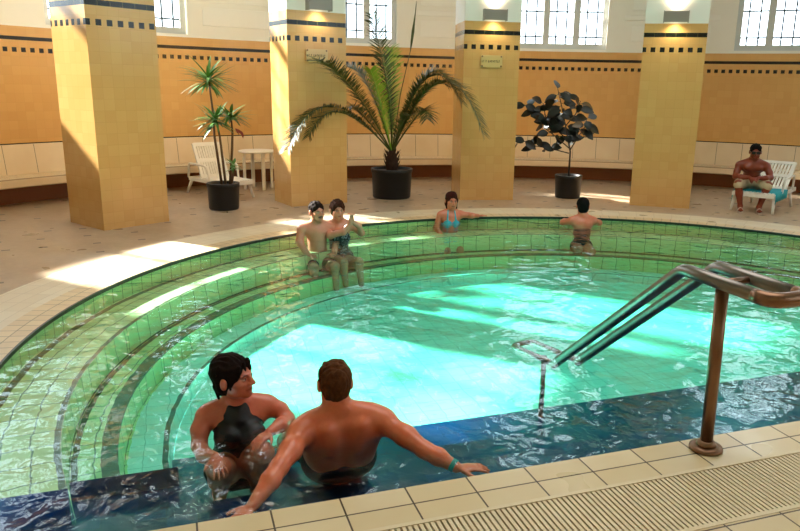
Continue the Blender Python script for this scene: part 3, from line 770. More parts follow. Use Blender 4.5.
# ---------- man in the foreground, seen from behind, arms spread back on the submerged lip
def fg_man():
    B = Body(0.035); V = lambda s, d, z: L(s, d, z)
    nb = V(0.705, 0.625, 0.135)
    B.cap(V(0.73, 0.66, -0.02), V(0.74, 0.74, -0.20), 0.118, 0.125, 0.06)
    B.cap(V(0.65, 0.64, 0.00), V(0.66, 0.73, -0.19), 0.115, 0.115, 0.06); B.cap(V(0.82, 0.64, 0.00), V(0.82, 0.73, -0.19), 0.115, 0.115, 0.06)
    B.cap(V(0.58, 0.62, 0.045), V(0.88, 0.62, 0.045), 0.082, 0.082, 0.05)           # shoulder girdle
    B.cap(V(0.70, 0.615, 0.145), V(0.56, 0.60, 0.060), 0.045, 0.055, 0.04); B.cap(V(0.72, 0.615, 0.145), V(0.90, 0.60, 0.070), 0.045, 0.055, 0.04)  # trapezius
    for s_, sg in ((0.515, -1), (0.945, 1)): B.ell(V(s_, 0.585, 0.040), [0.066, 0.070, 0.072], None, 0.03)
    # shoulder blades drawn together, spine furrow
    B.cap(V(0.635, 0.548, 0.055), V(0.650, 0.570, -0.08), 0.034, 0.020, 0.03); B.cap(V(0.815, 0.548, 0.060), V(0.800, 0.570, -0.08), 0.034, 0.020, 0.03)
    B.cap(V(0.727, 0.490, 0.09), V(0.735, 0.560, -0.22), 0.030, 0.026, 0.035, True)
    for sg in (-1, 1): B.cap(V(0.73 + sg*0.165, 0.62, -0.02), V(0.735 + sg*0.11, 0.66, -0.18), 0.050, 0.045, 0.04)
    # pelvis, thighs, shins
    B.cap(V(0.68, 0.80, -0.24), V(0.80, 0.80, -0.24), 0.118, 0.118, 0.06)
    B.cap(V(0.66, 0.83, -0.25), V(0.56, 1.22, -0.30), 0.085, 0.060, 0.04); B.cap(V(0.82, 0.83, -0.25), V(0.90, 1.22, -0.30), 0.085, 0.060, 0.04)
    B.chain([V(0.56, 1.22, -0.30), V(0.55, 1.44, -0.44), V(0.55, 1.58, -0.575)], [0.056, 0.050, 0.034], 0.03); B.chain([V(0.90, 1.22, -0.30), V(0.92, 1.44, -0.44), V(0.92, 1.58, -0.575)], [0.056, 0.050, 0.034], 0.03)
    foot(B, V(0.55, 1.58, -0.58), V(0.55, 1.72, -0.62)); foot(B, V(0.92, 1.58, -0.58), V(0.93, 1.72, -0.62))
    # arms
    B.chain([V(0.505, 0.575, 0.035), V(0.445, 0.47, 0.012), V(0.375, 0.365, -0.010)], [0.055, 0.053, 0.043], 0.03)
    B.chain([V(0.375, 0.365, -0.010), V(0.325, 0.30, -0.035), V(0.235, 0.205, -0.088)], [0.044, 0.045, 0.029], 0.02)
    hand(B, V(0.225, 0.195, -0.092), V(0.10, 0.10, 0) - V(0.21, 0.195, 0.02), (0, 0, -1), -1, curl=0.10, spread=0.10)
    B.chain([V(0.955, 0.575, 0.030), V(1.03, 0.47, 0.000), V(1.10, 0.37, -0.040)], [0.055, 0.053, 0.043], 0.03)
    B.chain([V(1.10, 0.37, -0.040), V(1.155, 0.315, -0.058), V(1.225, 0.245, -0.090)], [0.044, 0.044, 0.028], 0.02)
    hand(B, V(1.232, 0.238, -0.094), V(1.37, 0.215, 0.0) - V(1.232, 0.238, 0.0), (0, 0, -1), -1, curl=0.16, spread=0.16)
    H = Head(V(0.702, 0.645, 0.262), NV*0.97 + EV*0.05 + Vector((0, 0, -0.06)), (0, 0, 1), 1.0)
    H.build(B, nb, 0.060)
    lo = H.c
    fine = [(lo.x-.12, lo.x+.12)], [(lo.y-.13, lo.y+.14)], [(lo.z-.14, lo.z+.14)]
    o = body_mesh('person', B, SK1, h=0.0075, fine=fine, hf=0.005, origin=V(0.74, 0.80, -0.36), paint=H.paint)
    setp(o, 'brown-haired man seen from behind, arms spread at the near pool edge', 'person')
    hair(H, o, mat_hair('brown_hair', '3a2010', '6a4020'), style='short', seed=4, thick=0.009, namp=0.006, h=0.0045)
    T = Body(0.04); T.cap(V(0.67, 0.80, -0.245), V(0.81, 0.80, -0.245), 0.126, 0.126)
    T.cap(V(0.66, 0.83, -0.255), V(0.60, 1.05, -0.28), 0.098, 0.084); T.cap(V(0.82, 0.83, -0.255), V(0.87, 1.05, -0.28), 0.098, 0.084)
    T.cap(V(0.735, 0.74, -0.20), V(0.74, 0.78, -0.24), 0.133, 0.13); T.cap(V(0.66, 0.73, -0.205), V(0.82, 0.73, -0.205), 0.124, 0.124)
    body_mesh('swim_trunks', T, MT['trunk'], h=0.009, parent=o)
    a, b = V(1.205, 0.266, -0.082), V(1.222, 0.249, -0.089)
    mk('wristband', MB().tube([a, b], 0.034, 16), MT['band'], o)
    nk = [nb + Vector((0, 0, 0.018)) + (EV*math.cos(t) + NV*math.sin(t))*0.070 + Vector((0, 0, 0.018*math.sin(t))) for t in np.linspace(0, 2*PI, 25)]
    mk('neck_chain', MB().tube(nk, 0.0018, 6), MT['chrome'], o)
fg_man()

# ---------- woman in the foreground, turned towards him
def fg_woman():
    B = Body(0.03); V = lambda s, d, z: L(s, d, z)
    nb = V(0.235, 0.965, 0.085)
    B.cap(V(0.235, 0.985, -0.04), V(0.225, 0.98, -0.24), 0.110, 0.115, 0.05)
    B.cap(V(0.145, 0.985, 0.000), V(0.335, 1.00, 0.000), 0.080, 0.080, 0.05)
    B.cap(V(0.225, 0.975, 0.095), V(0.095, 0.975, 0.035), 0.038, 0.046, 0.035); B.cap(V(0.245, 0.975, 0.095), V(0.385, 1.0, 0.040), 0.038, 0.046, 0.035)
    B.ell(V(0.080, 0.965, 0.018), [0.054]*3, None, 0.03); B.ell(V(0.405, 0.995, 0.020), [0.052]*3, None, 0.03)
    for s_ in (0.175, 0.300): B.ell(V(s_, 0.875, -0.075), [0.066, 0.062, 0.062], None, 0.03)
    B.cap(V(0.17, 0.99, -0.32), V(0.29, 0.99, -0.32), 0.118, 0.118, 0.05)
    # thighs come forward towards the edge, shins fold down
    B.cap(V(0.165, 0.97, -0.31), V(0.115, 0.72, -0.165), 0.082, 0.060, 0.04); B.cap(V(0.29, 0.97, -0.31), V(0.335, 0.74, -0.125), 0.082, 0.060, 0.04)
    B.chain([V(0.115, 0.72, -0.165), V(0.115, 0.81, -0.28), V(0.12, 0.93, -0.43)], [0.056, 0.050, 0.032], 0.03)
    B.chain([V(0.335, 0.74, -0.125), V(0.33, 0.82, -0.27), V(0.32, 0.94, -0.43)], [0.056, 0.050, 0.032], 0.03)
    foot(B, V(0.12, 0.93, -0.43), V(0.12, 1.05, -0.47), 0.9); foot(B, V(0.32, 0.94, -0.43), V(0.32, 1.06, -0.47), 0.9)
    # arms
    B.chain([V(0.065, 0.960, 0.010), V(0.040, 0.93, -0.04), V(0.030, 0.88, -0.105)], [0.048, 0.046, 0.038], 0.025)
    B.chain([V(0.030, 0.88, -0.105), V(0.050, 0.80, -0.120), V(0.100, 0.715, -0.095)], [0.040, 0.040, 0.026], 0.02)
    hand(B, V(0.102, 0.705, -0.092), V(0.125, 0.57, -0.10) - V(0.102, 0.705, -0.06), (0, 0, -1), -1, curl=0.25, k=0.88, spread=0.25)
    B.chain([V(0.415, 0.995, 0.015), V(0.462, 0.985, -0.01), V(0.500, 0.955, -0.055)], [0.048, 0.044, 0.037], 0.025)
    B.chain([V(0.500, 0.955, -0.055), V(0.450, 0.87, -0.045), V(0.385, 0.80, -0.040)], [0.038, 0.038, 0.025], 0.02)
    hand(B, V(0.378, 0.793, -0.040), V(0.30, 0.72, -0.045) - V(0.378, 0.793, -0.03), (0, 0, -1), 1, curl=0.35, k=0.88)
    H = Head(V(0.222, 0.925, 0.238), EV*0.84 + NV*-0.62 + Vector((0, 0, 0.12)), Vector((0, 0, 1)) - EV*0.08, 1.02, True)
    H.build(B, nb, 0.050)
    lo = H.c
    fine = [(lo.x-.12, lo.x+.13)], [(lo.y-.13, lo.y+.13)], [(lo.z-.14, lo.z+.13)]
    o = body_mesh('person', B, SK2, h=0.0075, fine=fine, hf=0.0042, origin=V(0.23, 0.99, -0.50), paint=H.paint)
    setp(o, 'woman in black swimsuit with wet dark hair at the near pool edge', 'person')
    hair(H, o, mat_hair('wet_dark_hair', '0e0806', '26150e'), style='wet', seed=9, thick=0.013, h=0.0045, namp=0.006,
         locks=[((-0.02, 0.085, 0.085), (-0.01, 0.100, 0.045), 0.012, 0.004), ((0.02, 0.088, 0.085), (0.03, 0.098, 0.050), 0.012, 0.004), ((0.045, 0.072, 0.07), (0.058, 0.075, 0.025), 0.012, 0.004),
                ((-0.045, 0.072, 0.07), (-0.06, 0.07, 0.02), 0.012, 0.004), ((0.068, 0.02, 0.03), (0.076, 0.022, -0.035), 0.012, 0.004), ((-0.068, 0.02, 0.03), (-0.078, 0.018, -0.04), 0.012, 0.004),
                ((0.05, -0.085, -0.03), (0.050, -0.075, -0.10), 0.013, 0.005), ((-0.03, -0.10, -0.03), (-0.03, -0.09, -0.11), 0.013, 0.005), ((0.0, -0.10, -0.03), (0.01, -0.09, -0.10), 0.013, 0.005)])
    T = Body(0.03); i_ = 0.007
    T.cap(V(0.235, 0.985, -0.04), V(0.225, 0.98, -0.24), 0.110+i_, 0.115+i_); T.cap(V(0.165, 0.985, -0.01), V(0.315, 1.00, -0.01), 0.080+i_, 0.080+i_)
    for s_ in (0.175, 0.300): T.ell(V(s_, 0.875, -0.075), [0.066+i_, 0.062+i_, 0.062+i_])
    T.cap(V(0.17, 0.99, -0.32), V(0.29, 0.99, -0.32), 0.118+i_, 0.118+i_)
    T.cap(V(0.205, 0.915, 0.02), V(0.205, 0.935, 0.075), 0.028, 0.024, 0.02); T.cap(V(0.265, 0.92, 0.02), V(0.262, 0.935, 0.075), 0.028, 0.024, 0.02)
    T.cap(V(0.235, 0.90, 0.00), V(0.235, 0.915, 0.045), 0.045, 0.035, 0.02)
    T.ell(V(0.235, 0.90, 0.140), [0.05, 0.07, 0.05], None, 0.01, True)
    for s_ in (0.075, 0.41): T.ell(V(s_, 0.98, 0.035), [0.062, 0.09, 0.085], None, 0.01, True)
    body_mesh('swimsuit', T, MT['navy_black'], h=0.008, parent=o, noise=wavy(5, 0.0025, 60, 60, 60))
fg_woman()

# ---------- small figures on the far side of the pool
def far_torso(B, c, r_, f_, wS, k=1.0):
    """c = base of the neck; r_ = unit vector across the shoulders, f_ = facing"""
    c = Vector(c); r_ = Vector(r_).normalized(); f_ = Vector(f_).normalized(); z = Vector((0, 0, 1))
    B.cap(c - z*0.12, c - z*0.42, 0.112*k, 0.110*k, 0.05); B.cap(c - z*0.10 - r_*wS*0.5, c - z*0.10 + r_*wS*0.5, 0.078*k, 0.078*k, 0.05)
    for sg in (-1, 1):
        B.cap(c + z*0.01, c - z*0.055 + r_*sg*wS*0.85, 0.040*k, 0.046*k, 0.04); B.ell(c - z*0.075 + r_*sg*wS, [0.055*k]*3, None, 0.03)
    B.cap(c - z*0.46 - r_*0.06, c - z*0.46 + r_*0.06, 0.115*k, 0.115*k, 0.05)
    return c
def far_couple():
    z = Vector((0, 0, 1))
    # man, looking to the right with a moustache
    c = Vector((-1.405, 8.38, 0.165)); rr = Vector((0.93, 0.36, 0)); ff = Vector((0.36, -0.93, 0))
    B = Body(0.03); far_torso(B, c, rr, ff, 0.17)
    for sg in (-1, 1): B.chain([c - z*0.08 + rr*sg*0.185, c - z*0.22 + rr*sg*0.215 + ff*0.05, c - z*0.33 + rr*sg*0.16 + ff*0.20], [0.050, 0.044, 0.034], 0.025); hand(B, c - z*0.335 + rr*sg*0.16 + ff*0.205, ff - rr*sg*0.5, -z, -sg, 0.3)
    for sg in (-1, 1): B.cap(c - z*0.50 + rr*sg*0.07, c - z*0.46 + rr*sg*0.12 + ff*0.36, 0.080, 0.058, 0.03); B.cap(c - z*0.46 + rr*sg*0.12 + ff*0.36, c - z*0.70 + rr*sg*0.12 + ff*0.46, 0.054, 0.034, 0.03)
    H = Head(Vector((-1.400, 8.35, 0.292)), (0.62, -0.78, 0.0), z, 1.0); H.build(B, c, 0.056)
    o = body_mesh('person', B, SK3, h=0.010, fine=([(H.c.x-.12, H.c.x+.12)], [(H.c.y-.12, H.c.y+.12)], [(H.c.z-.14, H.c.z+.13)]), hf=0.006, origin=c - z*0.55, paint=H.paint)
    setp(o, 'bare-chested man with a moustache, left one of the couple at the far pool steps', 'person')
    hair(H, o, mat_hair('dark_cropped_hair', '120b08', '2a1a12'), style='crop', seed=2, thick=0.006, h=0.006, namp=0.005)
    mk('moustache', MB().tube([H.P(-0.026, 0.088, -0.050), H.P(-0.010, 0.102, -0.044), H.P(0.010, 0.102, -0.044), H.P(0.026, 0.088, -0.050)], [0.004, 0.007, 0.007, 0.004], 8), simple('moustache_hair', '1a100b', 0.7), o)
    T = Body(0.03); T.cap(c - z*0.47 - rr*0.06, c - z*0.47 + rr*0.06, 0.125, 0.125)
    for sg in (-1, 1): T.cap(c - z*0.50 + rr*sg*0.07, c - z*0.47 + rr*sg*0.11 + ff*0.22, 0.092, 0.078)
    body_mesh('swim_trunks', T, MT['trunk'], h=0.012, parent=o)
    # woman with raised, clasped hands
    c = Vector((-1.165, 8.50, 0.170)); rr = Vector((0.97, 0.24, 0)); ff = Vector((0.24, -0.97, 0))
    B = Body(0.03); far_torso(B, c, rr, ff, 0.145, 0.95)
    for sg in (-1, 1): B.ell(c - z*0.19 + rr*sg*0.06 + ff*0.10, [0.062, 0.055, 0.058], None, 0.03)
    hp = c + Vector((0.165, -0.17, 0.045))
    B.chain([c - z*0.075 - rr*0.15, c - z*0.150 - rr*0.12 + ff*0.14, c - z*0.10 + rr*0.03 + ff*0.22, hp - z*0.03], [0.046, 0.042, 0.036, 0.026], 0.02)
    B.chain([c - z*0.075 + rr*0.16, c - z*0.150 + rr*0.26 + ff*0.06, c - z*0.05 + rr*0.22 + ff*0.14, hp - z*0.02], [0.046, 0.040, 0.034, 0.026], 0.02)
    hand(B, hp - z*0.035 - rr*0.01, z*0.9 + rr*0.1, ff*0.3 + rr, 1, 0.7, 0.85); hand(B, hp - z*0.03 + rr*0.025, z*0.9 - rr*0.1, ff*0.2 - rr, -1, 0.7, 0.85)
    for sg in (-1, 1): B.cap(c - z*0.50 + rr*sg*0.07, c - z*0.44 + rr*(sg*0.09+0.10) + ff*0.34, 0.080, 0.056, 0.03); B.cap(c - z*0.44 + rr*(sg*0.09+0.10) + ff*0.34, c - z*0.68 + rr*(sg*0.09+0.12) + ff*0.42, 0.052, 0.034, 0.03)
    H = Head(Vector((-1.172, 8.46, 0.298)), (0.38, -0.92, -0.02), z, 0.98, True); H.build(B, c, 0.050)
    o = body_mesh('person', B, SK3, h=0.010, fine=([(H.c.x-.12, hp.x+.08)], [(H.c.y-.2, H.c.y+.12)], [(H.c.z-.18, H.c.z+.13)]), hf=0.006, origin=c - z*0.55, paint=H.paint)
    setp(o, 'woman in patterned swimsuit clasping her hands, right one of the couple at the steps', 'person')
    hair(H, o, mat_hair('reddish_brown_hair', '24120c', '4a281a'), style='short', seed=12, thick=0.014, h=0.007, namp=0.009)
    T = Body(0.03); T.cap(c - z*0.14, c - z*0.42, 0.114, 0.112)
    for sg in (-1, 1):
        T.ell(c - z*0.19 + rr*sg*0.06 + ff*0.10, [0.067, 0.060, 0.063]); T.cap(c - z*0.13 + rr*sg*0.07 + ff*0.10, c - z*0.02 + rr*sg*0.085 + ff*0.02, 0.014, 0.012, 0.01)
    T.cap(c - z*0.46 - rr*0.06, c - z*0.46 + rr*0.06, 0.120, 0.120); T.ell(c - z*0.06 + ff*0.12, [0.075, 0.07, 0.06], None, 0.01, True)
    kk = M('dark_patterned_swim_fabric', 0.5); kk.col(kk.mix(kk.noise(45, 2) > 0.55, hx('14161a'), hx('8b93a0')))
    body_mesh('swimsuit', T, kk.m, h=0.010, parent=o)
far_couple()
def far_woman():
    z = Vector((0, 0, 1)); c = Vector((0.185, 9.68, 0.130)); rr = Vector((0.95, 0.30, 0)); ff = Vector((0.10, -0.99, 0))
    B = Body(0.03); far_torso(B, c, rr, ff, 0.14, 0.92)
    for sg in (-1, 1): B.ell(c - z*0.18 + rr*sg*0.055 + ff*0.095, [0.056, 0.050, 0.052], None, 0.03)
    B.chain([c - z*0.07 + rr*0.15, c - z*0.085 + rr*0.27 + ff*0.02, Vector((0.475, 9.70, 0.050)), Vector((0.56, 9.78, 0.035))], [0.044, 0.038, 0.036, 0.025], 0.02)
    hand(B, Vector((0.57, 9.79, 0.035)), (0.9, 0.4, 0), (0, 0, -1), 1, 0.1, 0.85)
    B.chain([c - z*0.07 - rr*0.15, c - z*0.24 - rr*0.20, c - z*0.36 - rr*0.12 + ff*0.16], [0.044, 0.038, 0.026], 0.02); hand(B, c - z*0.365 - rr*0.115 + ff*0.165, ff + rr*0.3, -z, 1, 0.2, 0.85)
    for sg in (-1, 1): B.cap(c - z*0.48 + rr*sg*0.065, c - z*0.48 + rr*sg*0.09 + ff*0.36, 0.076, 0.054, 0.03); B.cap(c - z*0.48 + rr*sg*0.09 + ff*0.36, c - z*0.66 + rr*sg*0.09 + ff*0.44, 0.050, 0.034, 0.03)
    H = Head(Vector((0.192, 9.655, 0.252)), (0.25, -0.96, -0.05), z, 0.98, True); H.build(B, c, 0.047)
    o = body_mesh('person', B, SK2, h=0.010, fine=([(H.c.x-.12, H.c.x+.12)], [(H.c.y-.12, H.c.y+.12)], [(H.c.z-.14, H.c.z+.13)]), hf=0.006, origin=c - z*0.55, paint=H.paint)
    setp(o, 'woman in a turquoise bikini top leaning an arm on the far pool rim', 'person')
    hair(H, o, mat_hair('auburn_hair', '2a0f0c', '4a1e16'), style='bob', seed=21, thick=0.010, h=0.006, namp=0.006)
    T = Body(0.02)
    for sg in (-1, 1):
        T.ell(c - z*0.18 + rr*sg*0.055 + ff*0.098, [0.060, 0.053, 0.055]); T.cap(c - z*0.135 + rr*sg*0.06 + ff*0.125, c - z*0.0 + rr*sg*0.045 + ff*0.045, 0.014, 0.009, 0.01)
    T.cap(c - z*0.20 - rr*0.11 + ff*0.0, c - z*0.20 + rr*0.11 + ff*0.0, 0.03, 0.03)
    body_mesh('bikini_top', T, MT['tealb'], h=0.007, parent=o)
    T = Body(0.02); T.cap(c - z*0.47 - rr*0.05, c - z*0.47 + rr*0.05, 0.116, 0.116); body_mesh('bikini_bottom', T, MT['tealb'], h=0.012, parent=o)
far_woman()
def far_back():
    z = Vector((0, 0, 1)); c = Vector((1.955, 9.63, 0.095)); rr = Vector((1, 0.05, 0)); ff = Vector((-0.05, 1, 0))
    B = Body(0.03); far_torso(B, c, rr, ff, 0.155, 0.95)
    for sg in (-1, 1): B.chain([c - z*0.075 + rr*sg*0.16, c - z*0.11 + rr*sg*0.25 + ff*0.08, c - z*0.10 + rr*sg*0.20 + ff*0.22], [0.044, 0.038, 0.026], 0.02); hand(B, c - z*0.10 + rr*sg*0.195 + ff*0.225, ff - rr*sg*0.8, -z, sg, 0.2, 0.85)
    for sg in (-1, 1): B.cap(c - z*0.42 + rr*sg*0.06, c - z*0.44 + rr*sg*0.09 - ff*0.25, 0.076, 0.054, 0.03)
    H = Head(Vector((1.950, 9.66, 0.215)), (0.05, 1, -0.15), z, 0.96, True); H.build(B, c, 0.050)
    o = body_mesh('person', B, SK2, h=0.010, origin=c - z*0.45, paint=H.paint)
    setp(o, 'dark-haired bather seen from behind at the far rim near the rubber plant', 'person')
    hair(H, o, mat_hair('black_hair', '050404', '130e0c'), style='wet', seed=31, thick=0.012, h=0.007)
    T = Body(0.02); T.cap(c - z*0.20, c - z*0.40, 0.115, 0.113)
    for sg in (-1, 1): T.cap(c - z*0.14 + rr*sg*0.05 - ff*0.085, c - z*0.02 + rr*sg*0.06 - ff*0.02, 0.012, 0.010, 0.01)
    T.cap(c - z*0.42 - rr*0.05, c - z*0.42 + rr*0.05, 0.12, 0.12)
    body_mesh('swimsuit', T, MT['navy_black'], h=0.010, parent=o)
far_back()

# ================================================================== SUN LOUNGERS, TABLE
def lounger(loc, axis, label, back_ang, seat_z=0.33, Lg=1.30, Wd=0.56, back_len=0.68):
    """axis: unit vector from the foot end to the head end; loc: middle of the foot end on the floor"""
    t_ = thing('sun_lounger', loc, label, 'sun lounger', 'white plastic sun loungers'); a = Vector(axis).normalized(); sd = Vector((-a.y, a.x, 0)); z = Vector((0, 0, 1)); l = Vector(loc)
    P = lambda u, v, h: l + a*u + sd*v + z*h
    mb = MB()
    for sg in (-1, 1):
        mb.box(P(Lg/2, sg*(Wd/2-0.015), seat_z-0.035), a*Lg/2, sd*0.015, z*0.030)
        mb.tube(bend([P(0.42, sg*Wd/2, seat_z-0.02), P(0.47, sg*(Wd/2+0.02), seat_z+0.20), P(0.98, sg*(Wd/2+0.02), seat_z+0.21), P(1.05, sg*Wd/2, seat_z-0.02)], 0.06), 0.018, 8)
    for u in (0.02, Lg-0.02): mb.box(P(u, 0, seat_z-0.035), a*0.02, sd*(Wd/2-0.03), z*0.028)
    mk('frame', mb, MT['plastic'], t_, bevel=0.005)
    mb = MB(); n = 11
    for i in range(n): mb.box(P(0.32, (i-(n-1)/2)*Wd*0.088, seat_z), a*0.32, sd*0.017, z*0.009)
    for u in (0.02, 0.32, 0.62): mb.box(P(u, 0, seat_z-0.012), a*0.018, sd*(Wd/2-0.03), z*0.008)
    mk('seat', mb, MT['plastic'], t_)
    ca, sa = math.cos(back_ang), math.sin(back_ang); bd = a*ca + z*sa; bn = -a*sa + z*ca; h0 = P(0.68, 0, seat_z)
    mb = MB()
    for i in range(n):
        v = (i-(n-1)/2)*Wd*0.082; mb.box(h0 + sd*v + bd*(back_len/2), bd*(back_len/2-0.04), sd*0.015, bn*0.009)
    for sg in (-1, 1): mb.box(h0 + sd*sg*(Wd/2-0.03) + bd*back_len/2, bd*back_len/2, sd*0.022, bn*0.016)
    for u in (0.02, back_len*0.5, back_len-0.02): mb.box(h0 + bd*u, bd*0.03, sd*(Wd/2-0.03), bn*0.013)
    mk('backrest', mb, MT['plastic'], t_)
    for (u0, u1) in ((0.10, 0.03), (0.98, 1.12)):
        for sg in (-1, 1): mk('leg', MB().tube([P(u0, sg*(Wd/2-0.02), seat_z-0.05), P(u1, sg*(Wd/2), 0.012)], [0.026, 0.020], 8), MT['plastic'], t_)
    return t_
lounger((-2.98, 10.92, 0), (-0.74, 0.67, 0), 'white plastic sun lounger with raised back standing behind the tall cane plant', math.radians(66), 0.28, 1.05, 0.50, 0.56)
LA = Vector((0.62, 0.785, 0)).normalized()
lounger((4.66, 10.72, 0), LA, 'white plastic sun lounger on which the man in shorts sits', math.radians(38), 0.30, 1.30, 0.60, 0.62)
tb = thing('side_table', (-3.0, 12.15, 0), 'small round white plastic table behind the tall cane plant', 'table')
mk('tabletop', MB().lathe([(0.0, 0.640), (0.29, 0.640), (0.31, 0.632), (0.31, 0.612), (0.28, 0.605), (0.0, 0.605)], (-3.0, 12.15, 0), 40), MT['plastic'], tb)
for k in range(4):
    a = math.radians(35 + 90*k); dv = Vector((math.cos(a), math.sin(a), 0)); b = Vector((-3.0, 12.15, 0))
    mk('leg', MB().box(b + dv*0.235 + Vector((0, 0, 0.305)), dv*0.018, Vector((-dv.y, dv.x, 0))*0.028, Vector((0, 0, 0.305))), MT['plastic'], tb, bevel=0.005)

# ---------- the seated man
def seated_man():
    z = Vector((0, 0, 1)); f = Vector((-0.30, -0.954, 0)); r = Vector((0.954, -0.30, 0))   # r: towards the picture's right
    hip = Vector((4.78, 11.12, 0.42)); V = lambda a, b, c_: hip + r*a + f*b + z*c_
    B = Body(0.03)
    B.cap(V(-0.07, 0, 0), V(0.07, 0, 0), 0.105, 0.105, 0.05)
    B.cap(V(0, 0.01, 0.05), V(-0.01, 0.10, 0.26), 0.115, 0.125, 0.06); B.cap(V(-0.12, 0.11, 0.245), V(0.11, 0.11, 0.245), 0.080, 0.080, 0.05)
    nb = V(-0.01, 0.14, 0.345)
    for sg in (-1, 1):
        B.cap(nb, V(sg*0.14 - 0.01, 0.12, 0.28), 0.042, 0.050, 0.04); B.ell(V(sg*0.185 - 0.01, 0.12, 0.255), [0.060]*3, None, 0.03)
        B.ell(V(sg*0.065 - 0.01, 0.185, 0.23), [0.07, 0.045, 0.05], None, 0.03)
        kn = V(sg*0.205, 0.36, 0.0); B.cap(V(sg*0.08, 0.02, -0.01), kn, 0.088, 0.060, 0.03)
        an = V(sg*0.13 - 0.01, 0.36, -0.335); B.chain([kn, kn*0.55 + an*0.45, an], [0.056, 0.052, 0.034], 0.02); foot(B, an, an + f*0.12 - z*0.045)
        el = V(sg*0.245, 0.21, 0.095); wr = V(sg*0.065, 0.345, 0.095)
        B.chain([V(sg*0.195 - 0.01, 0.12, 0.245), V(sg*0.225, 0.165, 0.16), el], [0.052, 0.048, 0.040], 0.02); B.chain([el, V(sg*0.17, 0.29, 0.09), wr], [0.042, 0.040, 0.027], 0.02)
        hand(B, wr, -r*sg*0.85 + f*0.4 - z*0.15, f*-0.2 - z, sg, 0.5, 0.95)
    H = Head(V(-0.005, 0.185, 0.465), f*0.97 - z*0.12, z, 0.97); H.build(B, nb, 0.056)
    o = body_mesh('person', B, SK4, h=0.010, fine=([(H.c.x-.12, H.c.x+.12)], [(H.c.y-.13, H.c.y+.13)], [(H.c.z-.14, H.c.z+.13)]), hf=0.006, origin=(hip.x, hip.y, 0), paint=H.paint)
    setp(o, 'sunburnt man in beige shorts and sunglasses sitting on the lounger at the right', 'person')
    hair(H, o, mat_hair('black_cropped_hair', '080606', '181210'), style='crop', seed=44, thick=0.008, h=0.007)
    T = Body(0.03); T.cap(V(-0.07, 0, 0), V(0.07, 0, 0), 0.116, 0.116)
    for sg in (-1, 1): T.cap(V(sg*0.08, 0.02, -0.01), V(sg*0.17, 0.27, -0.005), 0.098, 0.080); T.cap(V(sg*0.17, 0.27, -0.005), V(sg*0.20, 0.36, -0.015), 0.080, 0.071)
    body_mesh('shorts', T, MT['shorts'], h=0.010, parent=o, noise=wavy(8, 0.004, 50, 50, 50))
    mb = MB()
    for sg in (-1, 1): mb.box(H.P(sg*0.033, 0.104, 0.003), H.r*0.027, H.f*0.004, H.u*0.019); mb.box(H.P(sg*0.078, 0.045, 0.010), H.r*0.003, H.f*0.055, H.u*0.004)
    mb.box(H.P(0, 0.108, 0.010), H.r*0.012, H.f*0.003, H.u*0.004); mk('sunglasses', mb, MT['black'], o)
    for sg in (-1, 1):
        an = V(sg*0.13 - 0.01, 0.36, -0.335); b = Vector((an.x, an.y, 0)) + f*0.055
        sn = thing('sandal', b, 'pale sandal on the seated man\'s ' + ('right foot, nearer the pillar' if sg < 0 else 'left foot, under the lounger corner'), 'sandal', 'pale sandals of the seated man')
        mb = MB(); ring_ = [(0.115*math.cos(t), 0.045*math.sin(t)*(1.0+0.15*math.cos(t))) for t in np.linspace(0, 2*PI, 20, endpoint=False)]
        vv = [b + f*p[0] + r*p[1] + z*h_ for h_ in (0.002, 0.020) for p in ring_]
        mb.add(vv, [tuple(range(20))[::-1], tuple(range(20, 40))] + [(i, (i+1) % 20, 20 + (i+1) % 20, 20+i) for i in range(20)])
        mk('sole', mb, MT['sandal'], sn); mk('strap', MB().tube([b + f*0.04 + r*a*0.046 + z*(0.02 + 0.055*math.cos(a*1.5)) for a in np.linspace(-1, 1, 9)], 0.008, 8), MT['sandal'], sn)
seated_man()
# towel over the seat
tw = MB(); U, Vn = 16, 14; z3 = Vector((0, 0, 1)); sd = Vector((-LA.y, LA.x, 0)); fo = Vector((4.66, 10.72, 0)); vv = []
for i in range(U+1):
    for j in range(Vn+1):
        u = 0.06 + 0.66*i/U; v = -1 + 2*j/Vn; hh = 0.318; x = v*0.36
        if abs(x) > 0.305: hh -= (abs(x)-0.305)*2.4; x = math.copysign(0.312, x)
        hh += 0.004*math.sin(i*1.7 + j*0.9)
        if i == 0: hh -= 0.05
        vv.append(fo + LA*u + sd*x + z3*hh)
tw.add(vv, [(i*(Vn+1)+j, i*(Vn+1)+j+1, (i+1)*(Vn+1)+j+1, (i+1)*(Vn+1)+j) for i in range(U) for j in range(Vn)], smooth=True)
to = mk('towel', tw, MT['teal'], origin=fo + LA*0.35 + z3*0.31); setp(to, 'turquoise towel spread on the lounger under the seated man', 'towel')
sm_ = to.modifiers.new('thickness', 'SOLIDIFY'); sm_.thickness = 0.008; sm_.offset = 1

